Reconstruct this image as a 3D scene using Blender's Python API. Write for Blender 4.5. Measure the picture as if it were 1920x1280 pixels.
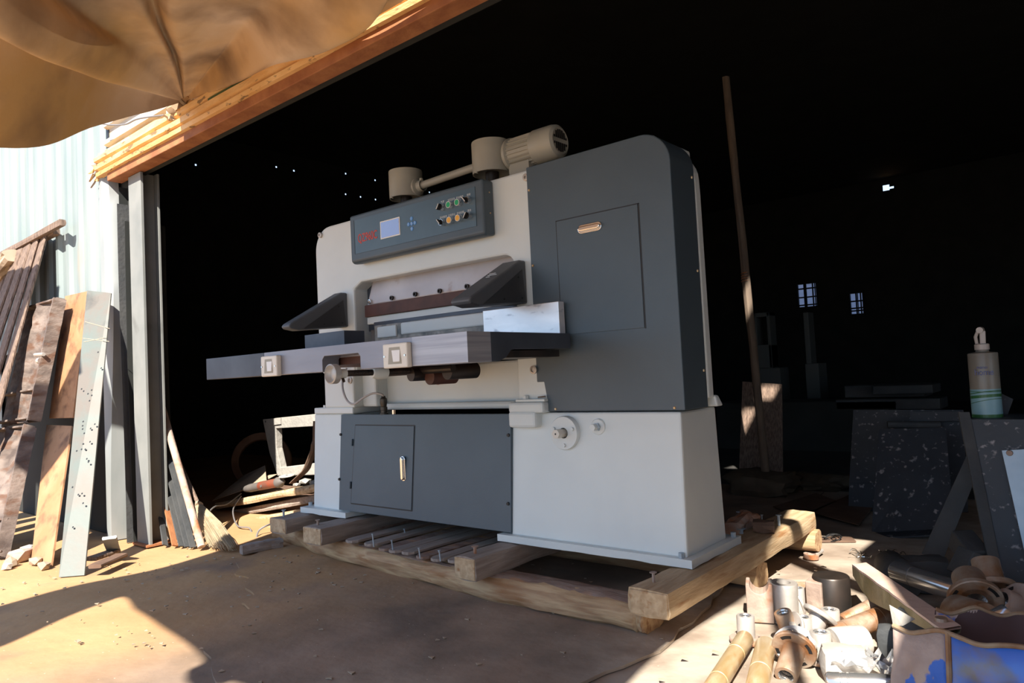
import bpy, bmesh, math, random
from mathutils import Vector, Matrix, Quaternion, noise
import numpy as np
random.seed(7)
for o in list(bpy.data.objects): bpy.data.objects.remove(o)
C = bpy.context.scene.collection
sc = bpy.context.scene

# ------------------------------------------------------------------ camera
F = 1348.0
_n = lambda v: v / np.linalg.norm(v)
cX = _n(np.array([1610, -143, -1348.])); cY = np.array([1130, 6, 1348.]); cY = _n(cY - cY.dot(cX) * cX)
cZ = np.cross(cX, cY); RW = np.array([cX, cY, cZ])          # world = RW @ cam(x right, y down, z fwd)
CAM = np.array([0, 0, 0.92])
cam_d = bpy.data.cameras.new('camera'); cam = bpy.data.objects.new('camera', cam_d); C.objects.link(cam)
cam_d.sensor_width = 36; cam_d.lens = F * 36 / 1920; cam_d.clip_start = 0.02; cam_d.clip_end = 500
r = RW @ np.array([1, 0, 0]); u = RW @ np.array([0, -1, 0]); b = RW @ np.array([0, 0, -1])
cam.matrix_world = Matrix(((r[0], u[0], b[0], CAM[0]), (r[1], u[1], b[1], CAM[1]), (r[2], u[2], b[2], CAM[2]), (0, 0, 0, 1)))
sc.camera = cam

def at(px, py, ax, val):
    """world point where the line of sight of a photograph point meets a world plane (0=x,1=y,2=z)"""
    d = RW @ np.array([px - 960, py - 640, F]); t = (val - CAM[ax]) / d[ax]
    p = CAM + t * d
    return Vector((float(p[0]), float(p[1]), float(p[2])))

# ------------------------------------------------------------------ light
SUN = Vector((-0.55, 1.0, -1.1)).normalized()
sd = bpy.data.lights.new('sun', 'SUN'); sd.energy = 12.0; sd.angle = math.radians(0.55); sd.color = (1, .93, .82)
so = bpy.data.objects.new('sun', sd); C.objects.link(so); so.rotation_euler = SUN.to_track_quat('-Z', 'Y').to_euler(); so.location = (3, -6, 7)
w = bpy.data.worlds.new('sky'); sc.world = w; w.use_nodes = True
nt = w.node_tree; nt.nodes.clear()
bg = nt.nodes.new('ShaderNodeBackground'); out = nt.nodes.new('ShaderNodeOutputWorld')
tc = nt.nodes.new('ShaderNodeTexCoord'); sx = nt.nodes.new('ShaderNodeSeparateXYZ'); cr = nt.nodes.new('ShaderNodeValToRGB')
cr.color_ramp.elements[0].position = 0.0; cr.color_ramp.elements[0].color = (.58, .78, 1.0, 1)
cr.color_ramp.elements[1].position = 0.9; cr.color_ramp.elements[1].color = (.30, .50, .95, 1)
nt.links.new(tc.outputs['Generated'], sx.inputs[0]); nt.links.new(sx.outputs['Z'], cr.inputs[0])
nt.links.new(cr.outputs[0], bg.inputs[0]); nt.links.new(bg.outputs[0], out.inputs[0])
bg.inputs[1].default_value = 1.45
sc.view_settings.view_transform = 'Standard'; sc.view_settings.look = 'None'
sc.view_settings.exposure = 0.30; sc.view_settings.gamma = 1.0; sc.view_settings.use_curve_mapping = False
try:
    sc.cycles.max_bounces = 8; sc.cycles.diffuse_bounces = 5; sc.cycles.sample_clamp_indirect = 6
except Exception: pass

# ------------------------------------------------------------------ materials
def mat(name, c1, c2=None, rough=.6, metal=0, scale=4, stretch=(1, 1, 1), lo=.35, hi=.65, bump=0, bscale=40,
        c3=None, s3=9, lo3=.55, hi3=.7, detail=6, trans=0, spec=.5, coat=0):
    m = bpy.data.materials.new(name); m.use_nodes = True
    t = m.node_tree; N = t.nodes; L = t.links; p = N['Principled BSDF']
    p.inputs['Roughness'].default_value = rough; p.inputs['Metallic'].default_value = metal
    p.inputs['Specular IOR Level'].default_value = spec
    if coat: p.inputs['Coat Weight'].default_value = coat; p.inputs['Coat Roughness'].default_value = .25
    tc = N.new('ShaderNodeTexCoord'); mp = N.new('ShaderNodeMapping'); mp.inputs['Scale'].default_value = stretch
    L.new(tc.outputs['Object'], mp.inputs[0])
    col = None
    if c2:
        nz = N.new('ShaderNodeTexNoise'); nz.inputs['Scale'].default_value = scale; nz.inputs['Detail'].default_value = detail
        nz.inputs['Distortion'].default_value = .3
        L.new(mp.outputs[0], nz.inputs[0])
        rp = N.new('ShaderNodeValToRGB'); e = rp.color_ramp.elements
        e[0].position = lo; e[0].color = (*c1, 1); e[1].position = hi; e[1].color = (*c2, 1)
        L.new(nz.outputs[0], rp.inputs[0]); col = rp.outputs[0]
        if c3:
            n3 = N.new('ShaderNodeTexNoise'); n3.inputs['Scale'].default_value = s3; n3.inputs['Detail'].default_value = 8
            L.new(mp.outputs[0], n3.inputs[0])
            r3 = N.new('ShaderNodeMapRange'); r3.inputs[1].default_value = lo3; r3.inputs[2].default_value = hi3
            L.new(n3.outputs[0], r3.inputs[0])
            mx = N.new('ShaderNodeMix'); mx.data_type = 'RGBA'; L.new(r3.outputs[0], mx.inputs[0])
            L.new(col, mx.inputs[6]); mx.inputs[7].default_value = (*c3, 1); col = mx.outputs[2]
        L.new(col, p.inputs['Base Color'])
    else:
        p.inputs['Base Color'].default_value = (*c1, 1)
    if bump:
        nb = N.new('ShaderNodeTexNoise'); nb.inputs['Scale'].default_value = bscale; nb.inputs['Detail'].default_value = 5
        L.new(mp.outputs[0], nb.inputs[0])
        bp = N.new('ShaderNodeBump'); bp.inputs['Strength'].default_value = bump; bp.inputs['Distance'].default_value = .01
        L.new(nb.outputs[0], bp.inputs['Height']); L.new(bp.outputs[0], p.inputs['Normal'])
    if trans:
        tr = N.new('ShaderNodeBsdfTranslucent'); ms = N.new('ShaderNodeMixShader'); ms.inputs[0].default_value = trans
        if col: L.new(col, tr.inputs[0])
        else: tr.inputs[0].default_value = (*c1, 1)
        o = N['Material Output']; L.new(p.outputs[0], ms.inputs[1]); L.new(tr.outputs[0], ms.inputs[2]); L.new(ms.outputs[0], o.inputs[0])
    return m

M = {}
M['cream'] = mat('cream_paint', (.60, .65, .65), (.66, .71, .70), rough=.42, scale=2.5, bump=.08, bscale=9)
M['grey'] = mat('grey_enamel', (.058, .084, .106), (.068, .096, .118), rough=.42, scale=3, bump=.06, bscale=300)
M['guard'] = mat('guard_plastic', (.085, .095, .105), (.10, .11, .12), rough=.5, scale=6)
M['panel'] = mat('panel_foil', (.055, .10, .14), (.07, .12, .16), rough=.35, scale=4)
M['chrome'] = mat('chrome', (.85, .85, .85), rough=.12, metal=1)
M['steel'] = mat('machined_steel', (.20, .21, .25), (.25, .26, .30), rough=.42, metal=.45, scale=2, stretch=(1, 1, 6), bump=.05, bscale=20)
M['bright'] = mat('ground_steel', (.72, .74, .77), (.85, .86, .88), rough=.30, metal=.55, scale=6, stretch=(1, 1, 3), c3=(.30, .32, .36), s3=9, lo3=.6, hi3=.72)
M['blued'] = mat('dark_machined_steel', (.045, .055, .075), (.07, .085, .11), rough=.45, metal=.35, scale=5)
M['oily'] = mat('oily_iron', (.018, .017, .016), (.05, .035, .028), rough=.4, metal=.4, scale=8)
M['rustbrown'] = mat('oxide_primer', (.06, .022, .015), (.10, .035, .022), rough=.6, scale=8)
M['knife'] = mat('knife_carrier', (.42, .38, .37), (.52, .48, .46), rough=.38, metal=.35, scale=4, c3=(.30, .18, .13), s3=7, lo3=.62, hi3=.75)
M['fence'] = mat('scraped_iron', (.10, .10, .095), (.34, .31, .27), rough=.4, metal=.3, scale=16, c3=(.10, .09, .08), s3=8, lo3=.55, hi3=.7)
M['black'] = mat('black_rubber', (.012, .012, .013), rough=.5)
M['white'] = mat('white_plastic', (.75, .75, .73), rough=.4)
M['ivory'] = mat('ivory_plate', (.62, .60, .54), (.68, .66, .60), rough=.4, scale=5)
M['motor'] = mat('motor_paint', (.34, .33, .28), (.39, .38, .32), rough=.45, scale=6)
M['greenb'] = mat('green_button', (.01, .33, .12), rough=.3)
M['yellowb'] = mat('yellow_button', (.75, .38, .02), rough=.3)
M['bluekey'] = mat('blue_key', (.10, .28, .62), rough=.4)
M['redink'] = mat('red_ink', (.50, .045, .02), rough=.5)
M['whiteink'] = mat('white_ink', (.62, .68, .72), rough=.5)
M['screen'] = mat('screen_glass', (.10, .10, .36), (.12, .12, .42), rough=.05, scale=3, coat=1)
M['screen'].node_tree.nodes['Principled BSDF'].inputs['Coat Roughness'].default_value = .03
M['screen'].node_tree.nodes['Principled BSDF'].inputs['Coat IOR'].default_value = 2.3
M['block'] = mat('planed_steel', (.30, .32, .37), (.40, .42, .47), rough=.42, metal=.4, scale=2, stretch=(1, 1, 40))
M['wood'] = mat('fresh_timber', (.38, .26, .145), (.52, .385, .24), rough=.75, scale=5, stretch=(8, 1, 8), bump=.25, bscale=14, c3=(.30, .15, .06), s3=4, lo3=.58, hi3=.72)
M['woodx'] = mat('log_timber', (.33, .19, .10), (.52, .36, .20), rough=.75, scale=5, stretch=(1, 9, 9), bump=.3, bscale=14, c3=(.28, .13, .05), s3=3, lo3=.56, hi3=.7)
M['dustwood'] = mat('dusty_timber', (.24, .19, .16), (.34, .28, .24), rough=.85, scale=6, stretch=(9, 1, 9), bump=.3, bscale=16)
M['bark'] = mat('muddy_bark', (.17, .10, .075), (.28, .20, .16), rough=.9, scale=8, stretch=(1, 3, 3), bump=.6, bscale=22, c3=(.38, .18, .07), s3=5, lo3=.55, hi3=.7)
M['oldwood'] = mat('weathered_board', (.10, .066, .05), (.23, .16, .12), rough=.85, scale=8, stretch=(12, 12, 1), bump=.4, bscale=12)
M['ply'] = mat('rusty_plate', (.32, .155, .07), (.38, .21, .11), rough=.75, scale=5, c3=(.17, .085, .045), s3=12, lo3=.5, hi3=.7, bump=.1)
M['greenplate'] = mat('painted_plate', (.11, .13, .12), (.13, .115, .10), rough=.6, scale=5, lo=.42, hi=.6, c3=(.04, .045, .045), s3=3.2, lo3=.60, hi3=.72, bump=.1)
M['channelrust'] = mat('channel_rust', (.07, .05, .042), (.20, .155, .13), rough=.85, scale=6, stretch=(1, 1, 2), c3=(.10, .05, .03), s3=8, lo3=.5, hi3=.65, bump=.5, bscale=30)
M['castrust'] = mat('rusty_casting', (.26, .19, .155), (.42, .32, .26), rough=.85, scale=9, c3=(.30, .11, .04), s3=8, lo3=.5, hi3=.65, bump=.5, bscale=30)
M['wallpaint'] = mat('pale_corrugated', (.175, .22, .22), (.24, .27, .27), rough=.6, scale=1.6, stretch=(3, 1, .5), c3=(.33, .25, .18), s3=1.8, lo3=.64, hi3=.78, bump=.1)
M['fascia'] = mat('bounce_lit_fascia', (.62, .36, .13), (.74, .50, .24), rough=.65, scale=4, stretch=(1, 3, 3), c3=(.24, .15, .07), s3=13, lo3=.60, hi3=.66, bump=.3)  # orange carries the warm ground bounce on the shaded ribs
M['fasciawhite'] = mat('white_fascia', (.42, .36, .29), (.50, .45, .38), rough=.55, scale=4, stretch=(1, 3, 3), c3=(.5, .30, .12), s3=6, lo3=.6, hi3=.75)
M['rust'] = mat('rusty_angle', (.25, .09, .035), (.36, .15, .06), rough=.8, scale=9, bump=.3)
M['rust2'] = mat('rusty_steel', (.24, .105, .04), (.40, .33, .26), rough=.5, metal=.25, scale=9, lo=.38, hi=.62, bump=.2, bscale=60)
M['bush'] = mat('turned_iron', (.42, .38, .34), (.56, .53, .50), rough=.45, metal=.45, scale=8, c3=(.45, .20, .06), s3=10, lo3=.56, hi3=.72, bump=.1, bscale=60)
M['shaft'] = mat('polished_shaft', (.50, .50, .50), (.62, .62, .62), rough=.22, metal=.85, scale=9, c3=(.34, .15, .05), s3=9, lo3=.60, hi3=.72)
M['shaftwarm'] = mat('yellowed_shaft', (.52, .36, .17), (.66, .54, .36), rough=.35, metal=.45, scale=8, stretch=(3, 3, 1), c3=(.48, .24, .07), s3=7, lo3=.52, hi3=.7)
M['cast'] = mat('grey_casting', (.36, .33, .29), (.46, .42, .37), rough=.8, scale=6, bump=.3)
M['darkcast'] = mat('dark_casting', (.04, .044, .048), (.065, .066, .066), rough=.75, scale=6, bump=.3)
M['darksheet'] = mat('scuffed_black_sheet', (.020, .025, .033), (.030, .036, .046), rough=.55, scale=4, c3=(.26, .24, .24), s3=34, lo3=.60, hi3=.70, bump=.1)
M['galv'] = mat('galvanised', (.30, .38, .45), (.42, .50, .56), rough=.45, metal=.4, scale=7)
M['blue'] = mat('blue_drum', (.03, .12, .52), (.05, .17, .62), rough=.38, scale=3, c3=(.16, .15, .16), s3=4.5, lo3=.58, hi3=.66, coat=.3)
M['peeled'] = mat('peeled_drum', (.30, .22, .19), (.40, .31, .27), rough=.75, scale=9, c3=(.04, .13, .50), s3=7, lo3=.60, hi3=.62, bump=.4)
M['maroon'] = mat('maroon_lining', (.045, .02, .022), (.07, .035, .035), rough=.7, scale=5)
M['seam'] = mat('rusty_seam', (.22, .11, .05), (.30, .22, .14), rough=.7, scale=20)
M['pink'] = mat('pink_primer', (.55, .38, .30), (.64, .47, .38), rough=.7, scale=8, bump=.2)
M['mud'] = mat('muddy_side', (.22, .17, .07), (.32, .25, .14), rough=.85, scale=8, bump=.4)
M['interior'] = mat('gloom_dark_sheet', (.012, .014, .013), (.02, .022, .02), rough=.9, scale=3)  # darkness of the shed put into a near-black base colour
M['postgrey'] = mat('post_paint', (.16, .17, .165), (.21, .215, .205), rough=.7, scale=4, c3=(.06, .058, .055), s3=2.6, lo3=.6, hi3=.72)
M['flash'] = mat('white_flashing', (.22, .24, .24), (.29, .30, .30), rough=.55, scale=5, stretch=(1, 1, .3))
M['straw'] = mat('straw', (.42, .33, .21), (.55, .45, .31), rough=.8, scale=20)
M['orange'] = mat('orange_plastic', (.24, .05, .022), (.15, .06, .04), rough=.5, scale=10)
M['greyplast'] = mat('grey_plastic', (.08, .07, .065), (.12, .105, .095), rough=.6, scale=10)
M['card'] = mat('cardboard', (.30, .23, .16), (.38, .30, .22), rough=.9, scale=6)
M['plaster'] = mat('pale_rubble', (.25, .24, .22), (.33, .31, .28), rough=.9, scale=8, bump=.5)
M['cable'] = mat('cable', (.16, .15, .15), rough=.5)
M['gcable'] = mat('grey_cable', (.42, .40, .39), rough=.45)
M['bottle'] = mat('bottle_plastic', (.19, .175, .15), (.23, .215, .18), rough=.35, scale=5)
M['label'] = mat('bottle_label', (.18, .34, .40), (.22, .38, .44), rough=.4, scale=5)
M['labelgreen'] = mat('label_green', (.03, .12, .04), rough=.4)
M['labelblue'] = mat('label_blue', (.06, .07, .22), rough=.4)
M['pale'] = mat('pale_trigger', (.42, .37, .33), (.50, .45, .42), rough=.4, scale=9)
M['plastic'] = mat('clear_film', (.75, .75, .75), rough=.12)
_p = M['plastic'].node_tree.nodes['Principled BSDF']; _p.inputs['Transmission Weight'].default_value = .75
M['dimcast'] = mat('dimmed_casting', (.07, .08, .08), rough=.8)  # light grey castings, the shed's shade put into their colour
M['prop'] = mat('bare_pole', (.11, .08, .06), (.17, .125, .09), rough=.8, scale=5, stretch=(8, 8, 1), bump=.3)
M['sacking'] = mat('brown_sacking', (.06, .045, .03), (.10, .075, .05), rough=.9, scale=8)  # dark brown sack tone
M['darkwood'] = mat('dark_brown_wood', (.10, .055, .035), (.15, .09, .06), rough=.85, scale=8)  # plain dark brown tone
M['bluecloth'] = mat('blue_rag', (.03, .06, .30), (.04, .32, .18), rough=.8, scale=30, lo=.45, hi=.55)

# tarp
M['tarp'] = mat('canvas_tarp', (.46, .27, .10), (.56, .40, .26), rough=.85, scale=1.3, lo=.36, hi=.64, c3=(.17, .10, .055), s3=2.4, lo3=.46, hi3=.74, trans=.05, bump=.25, bscale=12, detail=9)
# earth
def ground_mat():
    m = mat('earth', (.36, .205, .09), (.43, .26, .125), rough=.93, scale=1.7, bump=.5, bscale=14, c3=(.20, .13, .09), s3=2.3, lo3=.56, hi3=.78)
    t = m.node_tree; N = t.nodes; L = t.links; p = N['Principled BSDF']
    src = p.inputs['Base Color'].links[0].from_socket
    tc = N.new('ShaderNodeTexCoord'); s = N.new('ShaderNodeSeparateXYZ'); L.new(tc.outputs['Object'], s.inputs[0])
    nz = N.new('ShaderNodeTexNoise'); nz.inputs['Scale'].default_value = 1.3; nz.inputs['Detail'].default_value = 6; L.new(tc.outputs['Object'], nz.inputs[0])
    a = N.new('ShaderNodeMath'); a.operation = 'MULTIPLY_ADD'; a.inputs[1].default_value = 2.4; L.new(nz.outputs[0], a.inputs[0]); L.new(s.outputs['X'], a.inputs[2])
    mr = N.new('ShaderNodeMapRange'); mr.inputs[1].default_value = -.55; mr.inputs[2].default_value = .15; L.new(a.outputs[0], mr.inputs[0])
    # darker grey-brown earth in front of the doorway
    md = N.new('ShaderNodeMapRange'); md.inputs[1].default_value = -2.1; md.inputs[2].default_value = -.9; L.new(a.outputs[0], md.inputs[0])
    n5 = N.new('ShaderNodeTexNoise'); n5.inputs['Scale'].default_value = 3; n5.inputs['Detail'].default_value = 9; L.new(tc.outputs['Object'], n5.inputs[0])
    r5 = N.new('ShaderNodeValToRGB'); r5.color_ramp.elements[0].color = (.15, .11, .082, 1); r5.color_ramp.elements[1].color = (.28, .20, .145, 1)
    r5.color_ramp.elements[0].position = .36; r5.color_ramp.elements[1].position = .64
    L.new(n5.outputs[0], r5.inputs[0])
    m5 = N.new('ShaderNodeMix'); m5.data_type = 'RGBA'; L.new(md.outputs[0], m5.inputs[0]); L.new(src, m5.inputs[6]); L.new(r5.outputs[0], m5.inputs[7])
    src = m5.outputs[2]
    n2 = N.new('ShaderNodeTexNoise'); n2.inputs['Scale'].default_value = 5; n2.inputs['Detail'].default_value = 8; L.new(tc.outputs['Object'], n2.inputs[0])
    r2 = N.new('ShaderNodeValToRGB'); r2.color_ramp.elements[0].color = (.24, .185, .14, 1); r2.color_ramp.elements[1].color = (.40, .335, .27, 1)
    r2.color_ramp.elements[0].position = .35; r2.color_ramp.elements[1].position = .6
    L.new(n2.outputs[0], r2.inputs[0])
    mx = N.new('ShaderNodeMix'); mx.data_type = 'RGBA'; L.new(mr.outputs[0], mx.inputs[0]); L.new(src, mx.inputs[6]); L.new(r2.outputs[0], mx.inputs[7])
    # fine speckle of chips
    n4 = N.new('ShaderNodeTexVoronoi'); n4.inputs['Scale'].default_value = 22; L.new(tc.outputs['Object'], n4.inputs[0])
    r4 = N.new('ShaderNodeMapRange'); r4.inputs[1].default_value = .07; r4.inputs[2].default_value = .03; L.new(n4.outputs['Distance'], r4.inputs[0])
    m2 = N.new('ShaderNodeMix'); m2.data_type = 'RGBA'; L.new(r4.outputs[0], m2.inputs[0]); L.new(mx.outputs[2], m2.inputs[6]); m2.inputs[7].default_value = (.52, .42, .33, 1)
    L.new(m2.outputs[2], p.inputs['Base Color'])
    return m
M['earth'] = ground_mat()
M['slab'] = mat('brown_floor', (.235, .155, .10), (.33, .22, .14), rough=.85, scale=2.2, bump=.4, bscale=12, c3=(.36, .30, .26), s3=4.5, lo3=.68, hi3=.82)
M['shedfloor'] = mat('shed_floor', (.022, .021, .02), (.04, .037, .034), rough=.9, scale=3, bump=.3)  # near-black colour carries the deep shade inside the shed

# ------------------------------------------------------------------ mesh builder
WL = {}   # world location of every root
def frame_of(d, up=Vector((0, 0, 1))):
    d = Vector(d).normalized()
    if abs(d.dot(up)) > .98: up = Vector((0, 1, 0))
    x = up.cross(d).normalized(); y = d.cross(x).normalized()
    return x, y, d
class MB:
    def __init__(s): s.v = []; s.f = []
    def add(s, vs, fs):
        n = len(s.v); s.v += [Vector(v) for v in vs]; s.f += [tuple(i + n for i in f) for f in fs]; return s
    def box(s, x0, x1, y0, y1, z0, z1):
        return s.add([(x0, y0, z0), (x1, y0, z0), (x1, y1, z0), (x0, y1, z0), (x0, y0, z1), (x1, y0, z1), (x1, y1, z1), (x0, y1, z1)],
                     [(0, 3, 2, 1), (4, 5, 6, 7), (0, 1, 5, 4), (1, 2, 6, 5), (2, 3, 7, 6), (3, 0, 4, 7)])
    def hexa(s, bot, top):   # 4 bottom pts ccw from above, 4 top pts
        return s.add(list(bot) + list(top), [(0, 3, 2, 1), (4, 5, 6, 7), (0, 1, 5, 4), (1, 2, 6, 5), (2, 3, 7, 6), (3, 0, 4, 7)])
    def bar(s, p0, p1, w, h, up=(0, 0, 1)):
        p0 = Vector(p0); p1 = Vector(p1); x, y, d = frame_of(p1 - p0, Vector(up))
        a = x * w / 2; c = y * h / 2
        q = [-a - c, a - c, a + c, -a + c]
        return s.add([p0 + k for k in q] + [p1 + k for k in q], [(0, 3, 2, 1), (4, 5, 6, 7), (0, 1, 5, 4), (1, 2, 6, 5), (2, 3, 7, 6), (3, 0, 4, 7)])
    def prism(s, poly, vec):   # closed 3d polygon extruded by vec
        n = len(poly); vec = Vector(vec); P = [Vector(p) for p in poly]
        return s.add(P + [p + vec for p in P], [tuple(range(n))[::-1], tuple(range(n, 2 * n))] + [(i, (i + 1) % n, n + (i + 1) % n, n + i) for i in range(n)])
    def tube(s, pts, rad, seg=12, cap=True):
        pts = [Vector(p) for p in pts]; n0 = len(s.v); R = rad if isinstance(rad, (list, tuple)) else [rad] * len(pts)
        x, y, d = frame_of(pts[1] - pts[0])
        for i, p in enumerate(pts):
            dd = (pts[min(i + 1, len(pts) - 1)] - pts[max(i - 1, 0)]).normalized()
            x = (x - dd * x.dot(dd)).normalized(); y = dd.cross(x)
            for k in range(seg):
                a = 2 * math.pi * k / seg; s.v.append(p + (x * math.cos(a) + y * math.sin(a)) * R[i])
        for i in range(len(pts) - 1):
            for k in range(seg):
                a = n0 + i * seg + k; b_ = n0 + i * seg + (k + 1) % seg; s.f.append((a, b_, b_ + seg, a + seg))
        if cap:
            s.f.append(tuple(n0 + k for k in range(seg))[::-1]); s.f.append(tuple(n0 + (len(pts) - 1) * seg + k for k in range(seg)))
        return s
    def lathe(s, prof, o=(0, 0, 0), d=(0, 0, 1), seg=32, a0=0, a1=2 * math.pi):   # prof [(r,h)...]
        o = Vector(o); x, y, z = frame_of(d); n0 = len(s.v); full = abs(a1 - a0 - 2 * math.pi) < 1e-6; ns = seg if full else seg + 1
        for (rr, h) in prof:
            for k in range(ns):
                a = a0 + (a1 - a0) * k / seg; s.v.append(o + (x * math.cos(a) + y * math.sin(a)) * max(rr, 1e-4) + z * h)
        for i in range(len(prof) - 1):
            for k in range(seg):
                k2 = (k + 1) % ns; a = n0 + i * ns + k; b_ = n0 + i * ns + k2; s.f.append((a, b_, b_ + ns, a + ns))
        return s
    def grid(s, rows):
        n0 = len(s.v); nc = len(rows[0])
        for rr in rows: s.v += [Vector(p) for p in rr]
        for i in range(len(rows) - 1):
            for j in range(nc - 1):
                a = n0 + i * nc + j; s.f.append((a, a + 1, a + nc + 1, a + nc))
        return s
    def rough(s, pts, w, h, seg=14, sq=4, jit=.004, up=(0, 0, 1), n=14, seed=0, wane=0):
        """rough-sawn or round timber along a path; w across, h along up"""
        pts = [Vector(p) for p in pts]; P = []
        for i in range(n + 1):
            t = i / n * (len(pts) - 1); k = min(int(t), len(pts) - 2); P.append(pts[k].lerp(pts[k + 1], t - k))
        n0 = len(s.v)
        for i, p in enumerate(P):
            x, y, d = frame_of(P[min(i + 1, n)] - P[max(i - 1, 0)], Vector(up))
            for k in range(seg):
                a = 2 * math.pi * (k + (0 if sq > 5 and seg % 8 == 0 else .5)) / seg; c_, s_ = math.cos(a), math.sin(a)
                q = (abs(c_) ** sq + abs(s_) ** sq) ** (-1 / sq)
                nz = noise.noise(Vector((i * .45 + seed * 7.1, c_ * 1.3, s_ * 1.3 + seed))) * jit * 2.5 + random.uniform(-jit, jit) * .4
                ww = w / 2 + nz; hh = h / 2 + nz * (1 + wane)
                s.v.append(p + x * c_ * q * ww + y * s_ * q * hh)
        for i in range(n):
            for k in range(seg):
                a = n0 + i * seg + k; b_ = n0 + i * seg + (k + 1) % seg; s.f.append((a, b_, b_ + seg, a + seg))
        s.f.append(tuple(n0 + k for k in range(seg))[::-1]); s.f.append(tuple(n0 + n * seg + k for k in range(seg)))
        return s
    def build(s, name, m, parent=None, bevel=0, smooth=False, seg=2, fix=True):
        off = WL.get(parent.name, Vector((0, 0, 0))) if parent else Vector((0, 0, 0))
        me = bpy.data.meshes.new(name); me.from_pydata([tuple(v - off) for v in s.v], [], s.f); me.validate()
        if fix:
            bm = bmesh.new(); bm.from_mesh(me); bmesh.ops.recalc_face_normals(bm, faces=bm.faces); bm.to_mesh(me); bm.free()
        me.materials.append(M[m] if isinstance(m, str) else m)
        o = bpy.data.objects.new(name, me); C.objects.link(o)
        if parent: o.parent = parent
        WL[o.name] = off
        if bevel:
            b_ = o.modifiers.new('bevel', 'BEVEL'); b_.width = bevel; b_.segments = seg; b_.limit_method = 'ANGLE'; b_.angle_limit = math.radians(35)
        if smooth:
            me.polygons.foreach_set('use_smooth', [True] * len(me.polygons)); 
            try: me.set_sharp_from_angle(angle=math.radians(40))
            except Exception: pass
        return o
def tag(o, label=None, cat=None, group=None, kind=None):
    if label: o['label'] = label
    if cat: o['category'] = cat
    if group: o['group'] = group
    if kind: o['kind'] = kind
    return o
def root(name, loc, label, cat, group=None, local=False):
    o = bpy.data.objects.new(name, None); C.objects.link(o); o.location = loc; o.empty_display_size = .05
    WL[o.name] = Vector((0, 0, 0)) if local else Vector(loc)
    return tag(o, label, cat, group)
def struct(o): o['kind'] = 'structure'; return o
def hexnut(mb, p, d, r_, h):
    x, y, z = frame_of(d); p = Vector(p)
    poly = [p + (x * math.cos(math.pi / 3 * k) + y * math.sin(math.pi / 3 * k)) * r_ for k in range(6)]
    return mb.prism(poly, z * h)
def text(body, name, m, origin, xdir, ydir, size, parent, sx=1, ext=.0008, label=None, bold=False):
    cu = bpy.data.curves.new(name, 'FONT'); cu.body = body; cu.size = size; cu.extrude = ext; cu.align_x = 'LEFT'; cu.offset = .012 * size if bold else 0
    t = bpy.data.objects.new(name, cu); C.objects.link(t)
    dg = bpy.context.evaluated_depsgraph_get(); me = bpy.data.meshes.new_from_object(t.evaluated_get(dg))
    bpy.data.objects.remove(t)
    X = Vector(xdir).normalized(); Y = Vector(ydir).normalized(); Z = X.cross(Y); O = Vector(origin)
    off = WL.get(parent.name, Vector((0, 0, 0)))
    for v in me.vertices:
        c = v.co.copy(); v.co = O + X * c.x * sx + Y * c.y + Z * c.z - off
    me.materials.clear(); me.materials.append(M[m])
    o = bpy.data.objects.new(name, me); C.objects.link(o); o.parent = parent; WL[o.name] = off
    if label: o['label'] = label
    return o

def slatwall(xs, zs, make, holes):
    pass
def holed(axis, val, a0, a1, b0, b1, holes):
    """sheet in plane axis=val spanning a,b with rectangular openings; returns MB"""
    A = sorted({a0, a1, *[h[0] for h in holes], *[h[1] for h in holes]}); B = sorted({b0, b1, *[h[2] for h in holes], *[h[3] for h in holes]})
    mb = MB()
    def P(a, b_): return {0: (val, a, b_), 1: (a, val, b_), 2: (a, b_, val)}[axis]
    for i in range(len(A) - 1):
        for j in range(len(B) - 1):
            ca = (A[i] + A[i + 1]) / 2; cb = (B[j] + B[j + 1]) / 2
            if any(h[0] < ca < h[1] and h[2] < cb < h[3] for h in holes): continue
            mb.add([P(A[i], B[j]), P(A[i + 1], B[j]), P(A[i + 1], B[j + 1]), P(A[i], B[j + 1])], [(0, 1, 2, 3)])
    return mb

# ================================================================== SETTING
YW = 1.92
# ground: yard and apron, slightly uneven
rows = []
xs = [-40, -20, -12, -9] + [-7 + .09 * i for i in range(0, 84)] + [1, 2, 4, 8, 20, 40]
ys = [-40, -20, -10, -5, -3, -1.5] + [-.5 + .09 * i for i in range(0, 56)] + [4.8, 5.4, 9, 20, 60]
for y in ys:
    rows.append([(x, y, 0 if abs(x) > 8 or y < -1 or y > 5 else -.006 + .008 * noise.noise(Vector((x * 1.7, y * 1.7, 0))) + .003 * noise.noise(Vector((x * 7, y * 7, 3)))) for x in xs])
struct(MB().grid(rows).build('ground', 'earth', smooth=True))
# slab of the doorway with a broken front edge
edge = [(-3.95, 2.55), (-3.82, 2.28), (-3.7, 2.12), (-3.62, 1.98), (-3.42, 1.86), (-3.28, 1.84), (-3.12, 1.74), (-2.98, 1.71), (-2.93, 1.62), (-2.82, 1.60), (-2.76, 1.46), (-2.6, 1.30), (-2.2, 1.12), (-1.7, 1.05), (-1.4, 1.25), (-1.28, 1.7), (-1.2, 2.1), (-1.25, 2.6), (-1.35, 3.0), (-1.45, 3.6), (-1.6, 5.2), (-4.2, 5.2)]
poly = []
for i, p in enumerate(edge):
    q = edge[(i + 1) % len(edge)]
    for k in range(5):
        t = k / 5; x = p[0] + (q[0] - p[0]) * t; y = p[1] + (q[1] - p[1]) * t
        poly.append((x + .022 * noise.noise(Vector((x * 9, y * 9, 1))), y + .03 * noise.noise(Vector((x * 9, y * 9, 5))), -.004))
struct(MB().prism(poly, (0, 0, .010)).build('trim_1', 'earth'))
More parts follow.
